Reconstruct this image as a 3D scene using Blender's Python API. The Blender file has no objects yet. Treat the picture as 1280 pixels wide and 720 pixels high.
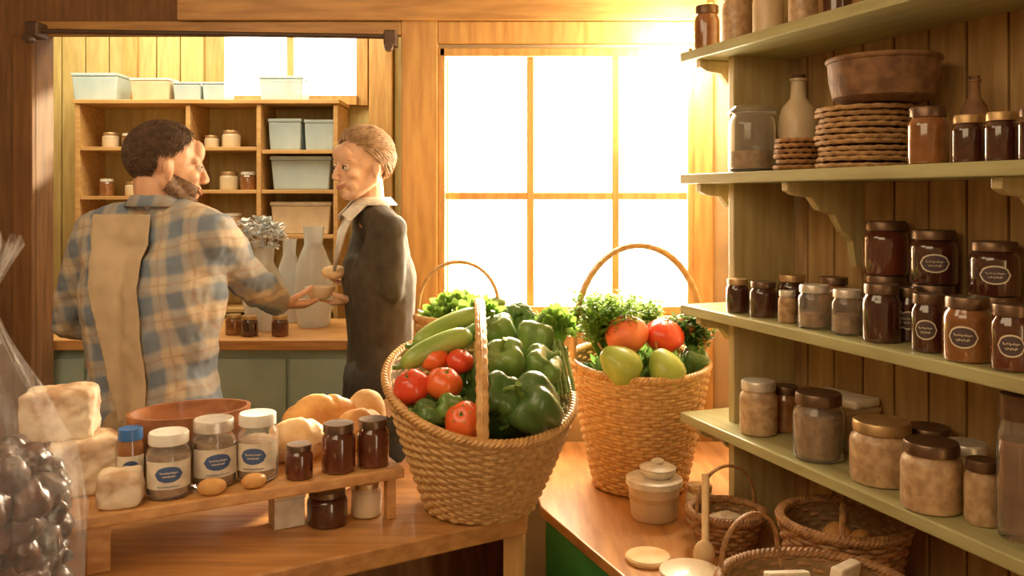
import bpy, bmesh, math, random
from mathutils import Vector, Matrix
random.seed(7)
C = bpy.context.scene.collection
PI = math.pi
F = 1100.0; EYE = 1.55
def P(px, py, Y): return Vector(((px-640)*Y/F, Y, EYE-(py-245)*Y/F))
def V(*a): return Vector(a)
ZZ = Vector((0,0,1))

# ------------------------------------------------------------------ materials
def newmat(name):
    m = bpy.data.materials.new(name); m.use_nodes = True
    nt = m.node_tree; b = nt.nodes['Principled BSDF']
    return m, nt, b
def mat(name, c1, c2=None, scale=12, stretch=(1,1,1), rough=.5, bump=.15, metal=0, trans=0, coat=0, sheen=0, detail=4, lo=.35, hi=.65, ior=1.45, sss=0, alpha=1, dist=.002):
    m, nt, b = newmat(name)
    b.inputs['Roughness'].default_value = rough
    b.inputs['Metallic'].default_value = metal
    b.inputs['Transmission Weight'].default_value = trans
    b.inputs['Coat Weight'].default_value = coat
    b.inputs['Sheen Weight'].default_value = sheen
    b.inputs['IOR'].default_value = ior
    b.inputs['Alpha'].default_value = alpha
    if sss:
        b.inputs['Subsurface Weight'].default_value = sss
        b.inputs['Subsurface Radius'].default_value = (.02,.008,.004)
    c2 = c2 or tuple(x*.75 for x in c1)
    tc = nt.nodes.new('ShaderNodeTexCoord'); mp = nt.nodes.new('ShaderNodeMapping')
    mp.inputs['Scale'].default_value = stretch
    nz = nt.nodes.new('ShaderNodeTexNoise'); nz.inputs['Scale'].default_value = scale; nz.inputs['Detail'].default_value = detail
    rp = nt.nodes.new('ShaderNodeValToRGB')
    rp.color_ramp.elements[0].position = lo; rp.color_ramp.elements[0].color = (*c2,1)
    rp.color_ramp.elements[1].position = hi; rp.color_ramp.elements[1].color = (*c1,1)
    L = nt.links.new
    L(tc.outputs['Object'], mp.inputs['Vector']); L(mp.outputs['Vector'], nz.inputs['Vector'])
    L(nz.outputs['Fac'], rp.inputs['Fac']); L(rp.outputs['Color'], b.inputs['Base Color'])
    if bump:
        bp = nt.nodes.new('ShaderNodeBump'); bp.inputs['Strength'].default_value = bump; bp.inputs['Distance'].default_value = dist
        L(nz.outputs['Fac'], bp.inputs['Height']); L(bp.outputs['Normal'], b.inputs['Normal'])
    return m
def wood(name, c1, c2, axis='x', rough=.45, scale=5, coat=0):
    st = {'x':(1,9,9),'y':(9,1,9),'z':(9,9,1)}[axis]
    return mat(name, c1, c2, scale=scale, stretch=st, rough=rough, bump=.25, detail=6, coat=coat)

M = {}
M['wood_table'] = wood('honey wood table', (.56,.27,.09), (.36,.155,.045), 'x', .33, coat=.15)
M['wood_tableY'] = wood('honey wood table lengthwise', (.54,.26,.09), (.36,.155,.05), 'y', .36, coat=.15)
M['wood_riser'] = wood('orange pine board', (.68,.36,.13), (.48,.22,.07), 'x', .38)
M['wood_trim'] = wood('golden pine trim', (.60,.34,.11), (.44,.22,.065), 'z', .45)
M['wood_trimx'] = wood('golden pine header', (.52,.28,.09), (.36,.18,.055), 'x', .45)
M['wood_dark'] = wood('brown stained boards', (.22,.105,.04), (.13,.06,.022), 'z', .75)
M['wood_darkx'] = wood('brown stained beam', (.22,.105,.04), (.14,.065,.025), 'z', .9)
M['plank_back'] = wood('olive yellow planks', (.60,.47,.18), (.46,.34,.12), 'z', .55)
M['plank_shelf'] = wood('tan shelf planks', (.44,.27,.11), (.30,.17,.062), 'z', .55)
M['shelf_green'] = wood('sage painted shelf board', (.42,.42,.21), (.32,.30,.14), 'x', .33)
M['panel_green'] = wood('sage painted upright', (.50,.41,.20), (.39,.30,.135), 'z', .45)
M['cubby'] = wood('pale orange cubby wood', (.62,.37,.14), (.48,.26,.09), 'x', .5)
M['floor'] = wood('brown floor boards', (.22,.11,.045), (.14,.065,.028), 'y', .5)
M['ceil'] = mat('warm plaster ceiling', (.50,.36,.22), scale=6, rough=.8)
M['wallp'] = mat('warm tan plaster', (.54,.37,.19), scale=6, rough=.8)
M['wicker'] = mat('golden wicker', (.70,.44,.18), (.48,.26,.09), scale=70, rough=.5, bump=.4)
M['wicker_disc'] = mat('pale woven straw', (.52,.32,.15), (.30,.155,.065), scale=90, rough=.6, bump=.4)
M['wicker_shade'] = mat('painted shade behind wicker', (.26,.15,.06), scale=50, rough=.8)  # added dark shell; shade between the weavers put into its colour
M['wicker_dark'] = mat('brown wicker', (.38,.19,.07), (.21,.095,.035), scale=60, rough=.55, bump=.5)
M['wicker_rim'] = mat('cane handle', (.66,.38,.14), (.46,.235,.08), scale=40, rough=.4, bump=.3)
M['pot'] = mat('rough brown earthenware', (.24,.12,.055), (.12,.055,.026), scale=35, rough=.75, bump=1, dist=.004)
M['tomato'] = mat('ripe tomato skin', (.74,.065,.022), (.62,.035,.014), scale=8, rough=.28, bump=.03, coat=.3)
M['tomato_orange'] = mat('orange red tomato skin', (.82,.15,.03), (.74,.085,.02), scale=8, rough=.3, bump=.03, coat=.3)
M['peach'] = mat('blushed red fruit skin', (.76,.20,.07), (.64,.08,.035), scale=9, rough=.4, bump=.05)
M['calyx'] = mat('green stalk', (.16,.28,.05), scale=30, rough=.5)
M['pepper'] = mat('green pepper skin', (.17,.30,.06), (.10,.21,.04), scale=7, rough=.32, bump=.04, coat=.25)
M['pepper_dark'] = mat('dark green pepper skin', (.085,.175,.04), (.05,.115,.028), scale=7, rough=.32, bump=.04, coat=.25)
M['squash'] = mat('striped green squash skin', (.42,.55,.12), (.17,.31,.055), scale=22, stretch=(.2,1,1), rough=.35, bump=.05, coat=.2)
M['cucumber'] = mat('cucumber skin', (.17,.31,.075), (.09,.19,.04), scale=40, rough=.4, bump=.3)
M['pear'] = mat('green pear skin', (.36,.44,.075), (.22,.32,.045), scale=9, rough=.35, bump=.04, coat=.2)
def leafmat(name,c1,c2):
    m=mat(name,c1,c2,scale=25,rough=.5,bump=.2); nt=m.node_tree; b=nt.nodes['Principled BSDF']
    tr=nt.nodes.new('ShaderNodeBsdfTranslucent'); tr.inputs['Color'].default_value=(*[min(1,x*1.5) for x in c1],1)
    mx=nt.nodes.new('ShaderNodeMixShader'); mx.inputs[0].default_value=.35
    out=[n for n in nt.nodes if n.type=='OUTPUT_MATERIAL'][0]
    nt.links.new(b.outputs[0],mx.inputs[1]); nt.links.new(tr.outputs[0],mx.inputs[2]); nt.links.new(mx.outputs[0],out.inputs['Surface'])
    return m
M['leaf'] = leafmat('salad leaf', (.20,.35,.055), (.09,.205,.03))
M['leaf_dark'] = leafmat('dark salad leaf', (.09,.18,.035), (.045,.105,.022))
M['broccoli'] = mat('broccoli head', (.14,.26,.075), (.08,.17,.045), scale=90, rough=.7, bump=.8)
M['asparagus'] = mat('asparagus stem', (.26,.38,.11), (.15,.25,.06), scale=60, rough=.4)
M['jam'] = mat('dark jam in glass', (.070,.020,.012), (.038,.011,.008), scale=15, rough=.14, bump=0, coat=1)
M['jam_red'] = mat('red brown jam in glass', (.13,.032,.016), (.07,.017,.009), scale=15, rough=.14, bump=0, coat=1)
M['jam_amber'] = mat('amber preserve in glass', (.30,.12,.04), (.18,.065,.02), scale=20, rough=.14, bump=0, coat=1)
M['pickle'] = mat('brown grains', (.48,.31,.16), (.26,.14,.07), scale=60, rough=.6)
M['sandy'] = mat('pale speckled filling', (.58,.40,.23), (.36,.22,.12), scale=55, rough=.5, coat=.3, bump=.4)
M['creamjar'] = mat('cream stoneware', (.70,.57,.38), (.60,.46,.29), scale=12, rough=.4, coat=.2)
M['lid_dark'] = mat('dark metal lid', (.16,.095,.06), scale=30, rough=.35, metal=.7, bump=.05)
M['lid_gold'] = mat('brass coloured lid', (.58,.38,.18), scale=30, rough=.4, metal=.7, bump=.05)
M['lid_white'] = mat('white lid', (.84,.79,.70), scale=30, rough=.35, bump=.03)
M['lid_steel'] = mat('pale steel lid', (.74,.68,.60), scale=30, rough=.35, metal=.5, bump=.05)
M['lid_blue'] = mat('blue cap', (.04,.15,.46), scale=30, rough=.35, bump=.03)
M['glass'] = mat('clear glass', (1,.98,.95), (.97,.95,.92), scale=3, rough=.04, bump=0, trans=.95, ior=1.35)
M['glassy'] = mat('milky clear glass', (.95,.98,1), (.88,.94,.97), scale=6, rough=.12, bump=.03, trans=.55, ior=1.3)
M['frost'] = mat('pale blue frosted plastic', (.62,.76,.80), (.50,.65,.71), scale=9, rough=.3, bump=.05, trans=.25)
M['paper'] = mat('cream label paper', (.82,.72,.56), scale=30, rough=.7, bump=.02)
M['ink'] = mat('dark ink', (.09,.06,.07), scale=30, rough=.7, bump=0)
M['ink_blue'] = mat('blue band ink', (.06,.11,.26), scale=30, rough=.7, bump=0)
M['bread'] = mat('golden bread crust', (.78,.44,.14), (.52,.22,.06), scale=16, rough=.6, bump=.5, dist=.004)
M['bread_pale'] = mat('pale floury crust', (.84,.64,.38), (.66,.40,.17), scale=12, rough=.65, bump=.4, dist=.004)
M['cheese_in'] = mat('creamy mottled cake', (.82,.69,.50), (.54,.34,.20), scale=14, rough=.7, bump=.8, lo=.38, hi=.54, dist=.004, detail=7)
M['bowlwood'] = wood('red brown wooden bowl', (.42,.165,.065), (.26,.095,.038), 'x', .4, coat=.1)
M['skin'] = mat('warm skin', (.74,.43,.27), (.66,.35,.21), scale=20, rough=.5, bump=.05, sss=.08)
M['skin_pale'] = mat('fair skin', (.80,.52,.36), (.73,.43,.29), scale=20, rough=.5, bump=.05, sss=.08)
M['hair'] = mat('brown hair', (.125,.068,.038), (.06,.032,.018), scale=60, rough=.7, bump=.05)
M['beard'] = mat('brown beard', (.24,.135,.075), (.13,.07,.038), scale=90, rough=.7, bump=.05)
M['hair_grey'] = mat('light reddish grey hair', (.55,.38,.24), (.33,.205,.115), scale=60, rough=.6, bump=.05)
M['brow'] = mat('brown eyebrow', (.20,.11,.065), scale=50, rough=.8, bump=0)
M['eye'] = mat('eye white', (.70,.60,.53), scale=5, rough=.3, bump=0)
M['iris'] = mat('dark iris', (.04,.025,.015), scale=5, rough=.2, bump=0)
M['lips'] = mat('lips', (.55,.24,.17), scale=20, rough=.45, bump=0)
M['apron'] = mat('tan canvas', (.52,.40,.26), (.46,.35,.22), scale=14, rough=.9, bump=.05)
M['trousers'] = mat('khaki trousers', (.38,.28,.17), scale=40, rough=.9)
M['shoe'] = mat('dark leather shoe', (.05,.03,.02), scale=20, rough=.4)
M['cardigan'] = mat('charcoal brown knit', (.065,.052,.038), (.048,.038,.028), scale=30, rough=.85, bump=.1)
M['skirt'] = mat('black apron cloth', (.045,.04,.034), scale=60, rough=.85)
M['shirt_white'] = mat('white cotton', (.90,.86,.80), scale=40, rough=.8, bump=.05)
M['teal'] = mat('pale teal paint', (.44,.58,.53), (.36,.50,.46), scale=8, rough=.5)
M['green'] = mat('bright green paint', (.04,.34,.10), (.03,.26,.075), scale=8, rough=.5)
M['metal'] = mat('dark iron', (.10,.06,.04), scale=20, rough=.5, metal=.4)
M['choc'] = mat('dark wrapped sweets', (.12,.055,.045), (.02,.012,.012), scale=22, rough=.3, bump=.9, coat=.25, dist=.006)
M['cello'] = mat('crinkled cellophane', (.90,.86,.82), (.72,.70,.70), scale=11, rough=.09, bump=1, ior=1.4, alpha=.11, dist=.03, detail=8)
M['ground'] = mat('pale sunlit paving', (.7,.66,.58), scale=2, rough=.9)
M['carton'] = mat('kraft card', (.56,.39,.23), (.48,.32,.18), scale=20, rough=.8)
M['flower'] = mat('white petals', (.9,.92,.92), (.8,.84,.87), scale=20, rough=.6)

def plaid():
    m, nt, b = newmat('blue and tan plaid flannel'); L = nt.links.new
    b.inputs['Roughness'].default_value = .9
    tc = nt.nodes.new('ShaderNodeTexCoord'); mp = nt.nodes.new('ShaderNodeMapping')
    mp.inputs['Rotation'].default_value = (0, math.radians(9), math.radians(12))
    L(tc.outputs['Object'], mp.inputs['Vector'])
    nz = nt.nodes.new('ShaderNodeTexNoise'); nz.inputs['Scale'].default_value = 7
    L(mp.outputs['Vector'], nz.inputs['Vector'])
    ad = nt.nodes.new('ShaderNodeVectorMath'); ad.operation='MULTIPLY_ADD'
    ad.inputs[1].default_value=(.04,.04,.04)
    L(nz.outputs['Color'], ad.inputs[0]); L(mp.outputs['Vector'], ad.inputs[2])
    sp = nt.nodes.new('ShaderNodeSeparateXYZ'); L(ad.outputs[0], sp.inputs[0])
    def mth(op, a, v=None, w=None):
        n = nt.nodes.new('ShaderNodeMath'); n.operation = op
        for i,q in enumerate((a,v,w)):
            if q is None: continue
            if hasattr(q,'links'): L(q, n.inputs[i])
            else: n.inputs[i].default_value = q
        return n.outputs[0]
    def soft(s, per, off=0):
        sn=mth('SINE', mth('ADD', mth('MULTIPLY', s, 2*PI/per), off))
        r=nt.nodes.new('ShaderNodeMapRange'); r.inputs[1].default_value=-.3; r.inputs[2].default_value=.3; L(sn,r.inputs[0]); return r.outputs[0]
    x, z = sp.outputs['X'], sp.outputs['Z']
    fac = mth('MULTIPLY', mth('ADD', soft(x,.085), soft(z,.095)), .5)
    rp = nt.nodes.new('ShaderNodeValToRGB')
    e = rp.color_ramp.elements; e[0].color=(.48,.40,.30,1); e[0].position=0
    e[1].color=(.32,.31,.295,1); e[1].position=.5
    n = e.new(1); n.color=(.155,.20,.265,1)
    L(fac, rp.inputs['Fac'])
    def thinl(s,per,off): return mth('GREATER_THAN', mth('SINE', mth('ADD', mth('MULTIPLY', s, 2*PI/per), off)), .975)
    thin = mth('MAXIMUM', thinl(x,.085,PI), thinl(z,.095,PI))
    mx = nt.nodes.new('ShaderNodeMix'); mx.data_type='RGBA'
    L(mth('MULTIPLY', thin, .35), mx.inputs[0]); L(rp.outputs['Color'], mx.inputs[6]); mx.inputs[7].default_value=(.32,.18,.09,1)
    L(mx.outputs[2], b.inputs['Base Color'])
    return m
M['plaid'] = plaid()

# ------------------------------------------------------------------ mesh builder
class MB:
    def __init__(s): s.v=[]; s.f=[]; s.m=[]; s.mi=0
    def add(s, vs, fs):
        n=len(s.v); s.v += [Vector(v) for v in vs]; s.f += [tuple(i+n for i in f) for f in fs]; s.m += [s.mi]*len(fs); return s
    def box(s, x0,x1,y0,y1,z0,z1, T=None):
        vs=[V(x,y,z) for z in (z0,z1) for y in (y0,y1) for x in (x0,x1)]
        if T: vs=[T@v for v in vs]
        return s.add(vs,[(0,2,3,1),(4,5,7,6),(0,1,5,4),(2,6,7,3),(0,4,6,2),(1,3,7,5)])
    def prism(s, poly, z0, z1):
        n=len(poly); vs=[V(x,y,z0) for x,y in poly]+[V(x,y,z1) for x,y in poly]
        return s.add(vs,[tuple(reversed(range(n))),tuple(range(n,2*n))]+[(i,(i+1)%n,(i+1)%n+n,i+n) for i in range(n)])
    def lathe(s, prof, seg=32, T=None, lob=0, nl=0):
        vs=[]; fs=[]
        for r,z in prof:
            for k in range(seg):
                a=2*PI*k/seg; rr=r*(1+lob*math.cos(nl*a)) if nl else r
                vs.append(V(rr*math.cos(a),rr*math.sin(a),z))
        if T: vs=[T@v for v in vs]
        m=len(prof)
        for i in range(m-1):
            for k in range(seg):
                k2=(k+1)%seg; fs.append((i*seg+k,i*seg+k2,(i+1)*seg+k2,(i+1)*seg+k))
        if prof[0][0]>1e-5: fs.append(tuple(reversed(range(seg))))
        if prof[-1][0]>1e-5: fs.append(tuple((m-1)*seg+k for k in range(seg)))
        return s.add(vs,fs)
    def tube(s, pts, rad, n=8, closed=False):
        pts=[Vector(p) for p in pts]; N=len(pts); rs=rad if isinstance(rad,(list,tuple)) else [rad]*N
        vs=[]; fs=[]; prev=None
        for i,p in enumerate(pts):
            a=pts[(i-1)%N] if (closed or i>0) else p; b=pts[(i+1)%N] if (closed or i<N-1) else p
            t=(b-a).normalized() if (b-a).length>1e-9 else ZZ
            if prev is None:
                u=t.cross(ZZ); 
                if u.length<.05: u=t.cross(V(1,0,0))
            else:
                u=prev-t*prev.dot(t)
                if closed:
                    w=t.cross(ZZ)
                    if w.length>.05: u=w
            u.normalize(); w=t.cross(u); prev=u
            for k in range(n):
                q=2*PI*k/n; vs.append(p+(u*math.cos(q)+w*math.sin(q))*rs[i])
        for i in range(N if closed else N-1):
            j=(i+1)%N
            for k in range(n):
                k2=(k+1)%n; fs.append((i*n+k,j*n+k,j*n+k2,i*n+k2))
        if not closed: fs += [tuple(range(n)), tuple(reversed(range((N-1)*n,N*n)))]
        return s.add(vs,fs)
    def cap(s, a, b, ra, rb=None, n=12):
        a=Vector(a); b=Vector(b); rb=ra if rb is None else rb; d=(b-a)
        if d.length<1e-6: return s.ell(a,(ra,ra,ra))
        u=d.normalized(); pts=[]; rs=[]
        for q in (88,60,30,0): pts.append(a-u*ra*math.sin(math.radians(q))); rs.append(ra*math.cos(math.radians(q)))
        for q in (0,30,60,88): pts.append(b+u*rb*math.sin(math.radians(q))); rs.append(rb*math.cos(math.radians(q)))
        return s.tube(pts,rs,n)
    def ell(s, c, r, B=None, seg=16, rings=10, T=None):
        c=Vector(c); vs=[]; fs=[]
        for i in range(1,rings):
            th=PI*i/rings
            for k in range(seg):
                a=2*PI*k/seg; v=V(r[0]*math.sin(th)*math.cos(a), r[1]*math.sin(th)*math.sin(a), r[2]*math.cos(th))
                if B: v=B@v
                vs.append(c+v)
        top=V(0,0,r[2]); bot=V(0,0,-r[2])
        if B: top=B@top; bot=B@bot
        vs += [c+top,c+bot]; t=len(vs)-2
        for i in range(rings-2):
            for k in range(seg):
                k2=(k+1)%seg; fs.append((i*seg+k,(i+1)*seg+k,(i+1)*seg+k2,i*seg+k2))
        for k in range(seg):
            k2=(k+1)%seg; fs.append((t,k,k2)); fs.append((t+1,(rings-2)*seg+k2,(rings-2)*seg+k))
        if T: vs=[T@v for v in vs]
        return s.add(vs,fs)
    def leaf(s, p, d, nrm, ln, w, curl=.3):
        d=Vector(d).normalized(); sd=d.cross(Vector(nrm)); 
        if sd.length<.01: sd=d.cross(V(1,.3,.2))
        sd.normalize(); n=sd.cross(d); vs=[]; fs=[]
        for i,(t,ww) in enumerate(((0,.15),(.3,.85),(.65,1),(1,.2))):
            c=Vector(p)+d*ln*t+n*(curl*ln*math.sin(t*2.2))
            vs += [c-sd*w*.5*ww+n*w*.15*ww, c, c+sd*w*.5*ww+n*w*.15*ww]
        for i in range(3):
            for k in range(2): a=i*3+k; fs.append((a,a+1,a+4,a+3))
        return s.add(vs,fs)
    def build(s, name, mats, parent=None, org=None, smooth=True, bevel=0, sub=0, sharp=40):
        if org is None and parent is not None and parent.get('_w'): org=parent.location
        vs=[v-Vector(org) for v in s.v] if org is not None else s.v
        me=bpy.data.meshes.new(name); me.from_pydata([tuple(v) for v in vs],[],s.f)
        if not isinstance(mats,(list,tuple)): mats=[mats]
        for m in mats: me.materials.append(m)
        me.polygons.foreach_set('material_index', s.m); me.update()
        if smooth:
            me.polygons.foreach_set('use_smooth',[True]*len(me.polygons))
            try: me.set_sharp_from_angle(angle=math.radians(sharp))
            except Exception: pass
        o=bpy.data.objects.new(name,me); C.objects.link(o)
        if parent is not None: o.parent=parent
        elif org is not None: o.location=org
        if bevel:
            b=o.modifiers.new('Bevel','BEVEL'); b.width=bevel; b.segments=2; b.limit_method='ANGLE'
        if sub:
            b=o.modifiers.new('Sub','SUBSURF'); b.levels=sub; b.render_levels=sub
        return o
clouds={}
def cl(sz):
    if sz not in clouds:
        t=bpy.data.textures.new('clouds','CLOUDS'); t.noise_scale=sz; clouds[sz]=t
    return clouds[sz]
def bake(o, vox=0, smooth=0, disp=None, bis=None):
    mt=list(o.data.materials)
    if vox:
        r=o.modifiers.new('r','REMESH'); r.mode='VOXEL'; r.voxel_size=vox; r.use_smooth_shade=True
    if smooth:
        q=o.modifiers.new('s','SMOOTH'); q.factor=.5; q.iterations=smooth
    for sz,st in (disp or []):
        d=o.modifiers.new('d','DISPLACE'); d.texture=cl(sz); d.strength=st; d.mid_level=.5; d.texture_coords='LOCAL'
    dg=bpy.context.evaluated_depsgraph_get(); dg.update()
    me=bpy.data.meshes.new_from_object(o.evaluated_get(dg)); o.modifiers.clear(); o.data=me
    if bis:
        bm=bmesh.new(); bm.from_mesh(me)
        for co,no in bis:
            bmesh.ops.bisect_plane(bm,geom=bm.verts[:]+bm.edges[:]+bm.faces[:],plane_co=co,plane_no=no,clear_outer=True)
        bm.to_mesh(me); bm.free()
    if not me.materials:
        for m in mt: me.materials.append(m)
    me.polygons.foreach_set('use_smooth',[True]*len(me.polygons)); me.update()
    return o
def tag(o,label,cat,group=None,kind=None):
    o['label']=label; o['category']=cat
    if group: o['group']=group
    if kind: o['kind']=kind
    return o
def thing(name,label,cat,loc=(0,0,0),rotz=0,group=None,world=False):
    o=bpy.data.objects.new(name,None); o.empty_display_size=.05; C.objects.link(o); o.location=loc; o.rotation_euler=(0,0,rotz)
    if world: o['_w']=1
    return tag(o,label,cat,group)
def struct(name,mb,m,**k):
    o=mb.build(name,m,smooth=False,**k); o['kind']='structure'; return o

# ------------------------------------------------------------------ room shell
WY=3.2
struct('floor', MB().box(-2.7,2.3,-1.7,4.75,-.05,0), M['floor'])
struct('ground', MB().box(-.2,9,3.34,14,-.25,-.15), M['ground'])
struct('ceiling', MB().box(-2.7,2.3,-1.7,3.32,2.75,2.82).box(-2.7,-.24,3.32,4.75,2.75,2.82), M['ceil'])
w=MB()
w.box(-2.6,-1.73,WY,WY+.12,0,2.75).box(-1.73,-.39,WY,WY+.12,2.15,2.75)
struct('wall_back', w, M['wood_dark'])
w=MB()
w.box(-.39,-.262,WY,WY+.12,0,2.75).box(-.262,.655,WY,WY+.12,0,1.12).box(-.262,.655,WY,WY+.12,2.085,2.75).box(.655,1.0,WY,WY+.12,0,2.75)
struct('wall_window', w, M['wallp'])
struct('trim_1', MB().box(-.40,-.268,WY-.03,WY,0,2.25), M['wood_trim'], bevel=.004)
struct('trim_2', MB().box(-1.75,-.40,WY-.03,WY-.001,2.13,2.18).box(-1.2,.70,WY-.05,WY-.031,2.18,2.262), M['wood_trimx'], bevel=.004)
struct('trim_3', MB().box(-1.80,-1.73,WY-.03,WY-.001,0,2.13), M['wood_darkx'], bevel=.004)
wb=MB(); n=0; x=-2.6
hx0,hx1,hz0,hz1=-1.505,-.80,2.07,2.47
while x<-.26:
    x1=x+.118
    if x1>hx0 and x<hx1: wb.box(x,x1,4.6,4.63,0,hz0-.02).box(x,x1,4.6,4.63,hz1,2.75)
    else: wb.box(x,x1,4.6,4.63,0,2.75)
    x+=.124
wb.box(-2.6,hx0-.02,4.632,4.66,0,2.75).box(hx1+.02,-.26,4.632,4.66,0,2.75).box(hx0-.02,hx1+.02,4.632,4.66,0,hz0)
struct('wall_far', wb, M['plank_back'], bevel=.004)
struct('wall_side', MB().box(-.30,-.24,3.32,4.66,0,2.75), M['wallp'])
struct('wall_left', MB().box(-2.7,-2.6,-1.7,4.66,0,2.75), M['wallp'])
struct('wall_front', MB().box(-2.7,2.3,-1.7,-1.6,0,2.75), M['wallp'])
SO=V(.458,2.4,0); ES=V(.3495,-.9370,0); ED=V(.9370,.3495,0); SROT=math.atan2(-.9370,.3495)
def S(s,d,z=0): return SO+ES*s+ED*d+V(0,0,z)
a=V(.80,3.2,0); b=S(-.02,.30); c=S(3.6,.30)
struct('wall_right', MB().prism([(a.x,a.y),(b.x,b.y),(c.x,c.y),(c.x+.1,c.y+.03),(b.x+.12,b.y),(a.x+.12,a.y)],0,2.75), M['wallp'])
wf=MB(); x0,x1,z0,z1=-.262,.655,1.12,2.085
ya,yb=WY+.01,WY+.07
wf.box(x0-.005,x0+.02,ya-.03,yb,z0,z1).box(x1-.02,x1+.005,ya-.03,yb,z0,z1).box(x0,x1,ya-.03,yb,z0,z0+.03).box(x0,x1,ya-.03,yb,z1-.03,z1)
for xx in (.067,.378): wf.box(xx-.013,xx+.013,ya,yb-.02,z0+.02,z1-.02)
wf.box(x0,x1,ya+.002,yb-.022,1.537,1.563)
struct('window_1', wf, M['wood_trim'], bevel=.003)
struct('trim_4', MB().box(.657,.725,WY-.03,WY,0,2.25).box(-.268,.66,WY-.03,WY,2.10,2.18).box(-.268,.66,WY-.08,WY,1.08,1.12), M['wood_trim'], bevel=.004)
wf=MB(); x0,x1,z0,z1=hx0,hx1,hz0,hz1; ya,yb=4.57,4.64
wf.box(x0-.05,x0+.01,ya,yb,z0-.05,z1+.05).box(x1-.01,x1+.05,ya,yb,z0-.05,z1+.05).box(x0,x1,ya-.03,yb,z0-.05,z0).box(x0,x1,ya,yb,z1,z1+.05).box(-1.17,-1.135,ya,yb,z0,z1)
struct('window_2', wf, M['wood_trim'], bevel=.003)
struct('trim_5', MB().box(-.74,-.62,4.55,4.599,0,2.75).box(-2.02,-1.95,4.575,4.599,2.05,2.75), M['wood_trim'], bevel=.004)
r=thing('sliding_rail','slim brown rail running along the top of the open doorway','rail',(-1.06,3.10,2.10),world=True)
MB().tube([(-1.70,3.12,2.135),(-.42,3.12,2.115)],.009,10).build('bar',M['metal'],r)
for xx,zz in ((-1.69,2.135),(-.43,2.105)):
    MB().box(xx-.022,xx+.022,3.09,3.165,zz-.025,zz+.03).build('end_bracket',M['metal'],r,smooth=False,bevel=.006)
    MB().lathe([(0,-.02),(.014,-.02),(.017,0),(.014,.02),(0,.02)],16,Matrix.Translation((xx,3.075,zz-.035))@Matrix.Rotation(PI/2,4,'X')).build('roller',M['metal'],r)

# ------------------------------------------------------------------ tables
t=thing('display_table','long honey wood display table in front carrying the riser board','table',(-.5,1.95,0),world=True)
poly=[(-1.3,1.15),(-.80,1.27),(-.62,1.648),(.035,2.04),(.055,2.80),(-.27,2.80),(-.31,2.45),(-.42,2.36),(-1.35,1.9)]
MB().prism(poly,.765,.81).build('tabletop',M['wood_table'],t,smooth=False,bevel=.005)
MB().prism([(-.02,2.04),(.025,2.06),(.04,2.52),(.0,2.52)],0,.764).build('end_panel',M['wood_trim'],t,smooth=False,bevel=.003)
MB().prism([(-1.2,1.42),(-.03,2.12),(-.0,2.5),(-.33,2.5),(-.40,2.3),(-1.25,1.84)],.30,.325).build('lower_shelf',M['wood_dark'],t,smooth=False,bevel=.003)
MB().prism([(-1.2,1.78),(-.35,2.27),(-.02,2.48),(-.02,2.50),(-.35,2.29),(-1.2,1.80)],.326,.764).build('back_board',M['wood_dark'],t,smooth=False)
for p in ((-1.22,1.25),(-1.26,1.84),(-.24,2.76)):
    MB().box(p[0]-.025,p[0]+.025,p[1]-.025,p[1]+.025,0,.764).build('leg',M['wood_trim'],t,smooth=False,bevel=.003)
RA=V(-.88,1.665,0); RB=V(-.245,2.01,0); RD=(RB-RA).normalized(); RN=V(-RD.y,RD.x,0)
def R_(u,v,z=0): return RA+RD*u+RN*v+V(0,0,z)
RL=(RB-RA).length
def pz(*pts): return [(p.x,p.y) for p in pts]
t=thing('riser_board','low orange pine riser board holding jars and bread','riser',R_(RL/2,.15,.81),world=True)
MB().prism(pz(R_(.04,0),R_(RL,0),R_(RL,.31),R_(.0,.31)),.905,.93).build('board',M['wood_riser'],t,smooth=False,bevel=.004)
for u,hw in ((.09,.022),(RL-.025,.011)):
    for v in (.03,.27):
        q=R_(u,v); T=Matrix.Translation(q)@Matrix.Rotation(math.atan2(RD.y,RD.x),4,'Z')
        MB().box(-hw,hw,-.013,.013,.81,.904,T).build('leg',M['wood_riser'],t,smooth=False,bevel=.003)
RZ=.93
T2=.68
t=thing('side_table','low honey wood table with green side along the right, carrying shelf unit and baskets','table',(.6,2.0,0),world=True)
e0=S(-.02,.285); e1=S(1.55,.285)
poly=[(.60,1.12),(e1.x,e1.y),(e0.x,e0.y),(.77,3.12),(.08,3.12),(.07,2.62),(.08,2.47)]
MB().prism(poly,.65,.68).build('tabletop',M['wood_tableY'],t,smooth=False,bevel=.004)
MB().prism([(.10,2.60),(.125,2.60),(.635,1.17),(.61,1.17),(.095,2.46)],.0,.649).build('side_panel',M['green'],t,smooth=False,bevel=.003)
for p in ((.14,3.05),(.72,3.05),(1.2,1.18)):
    MB().box(p[0]-.025,p[0]+.025,p[1]-.025,p[1]+.025,0,.649).build('leg',M['wood_trim'],t,smooth=False,bevel=.003)

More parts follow.
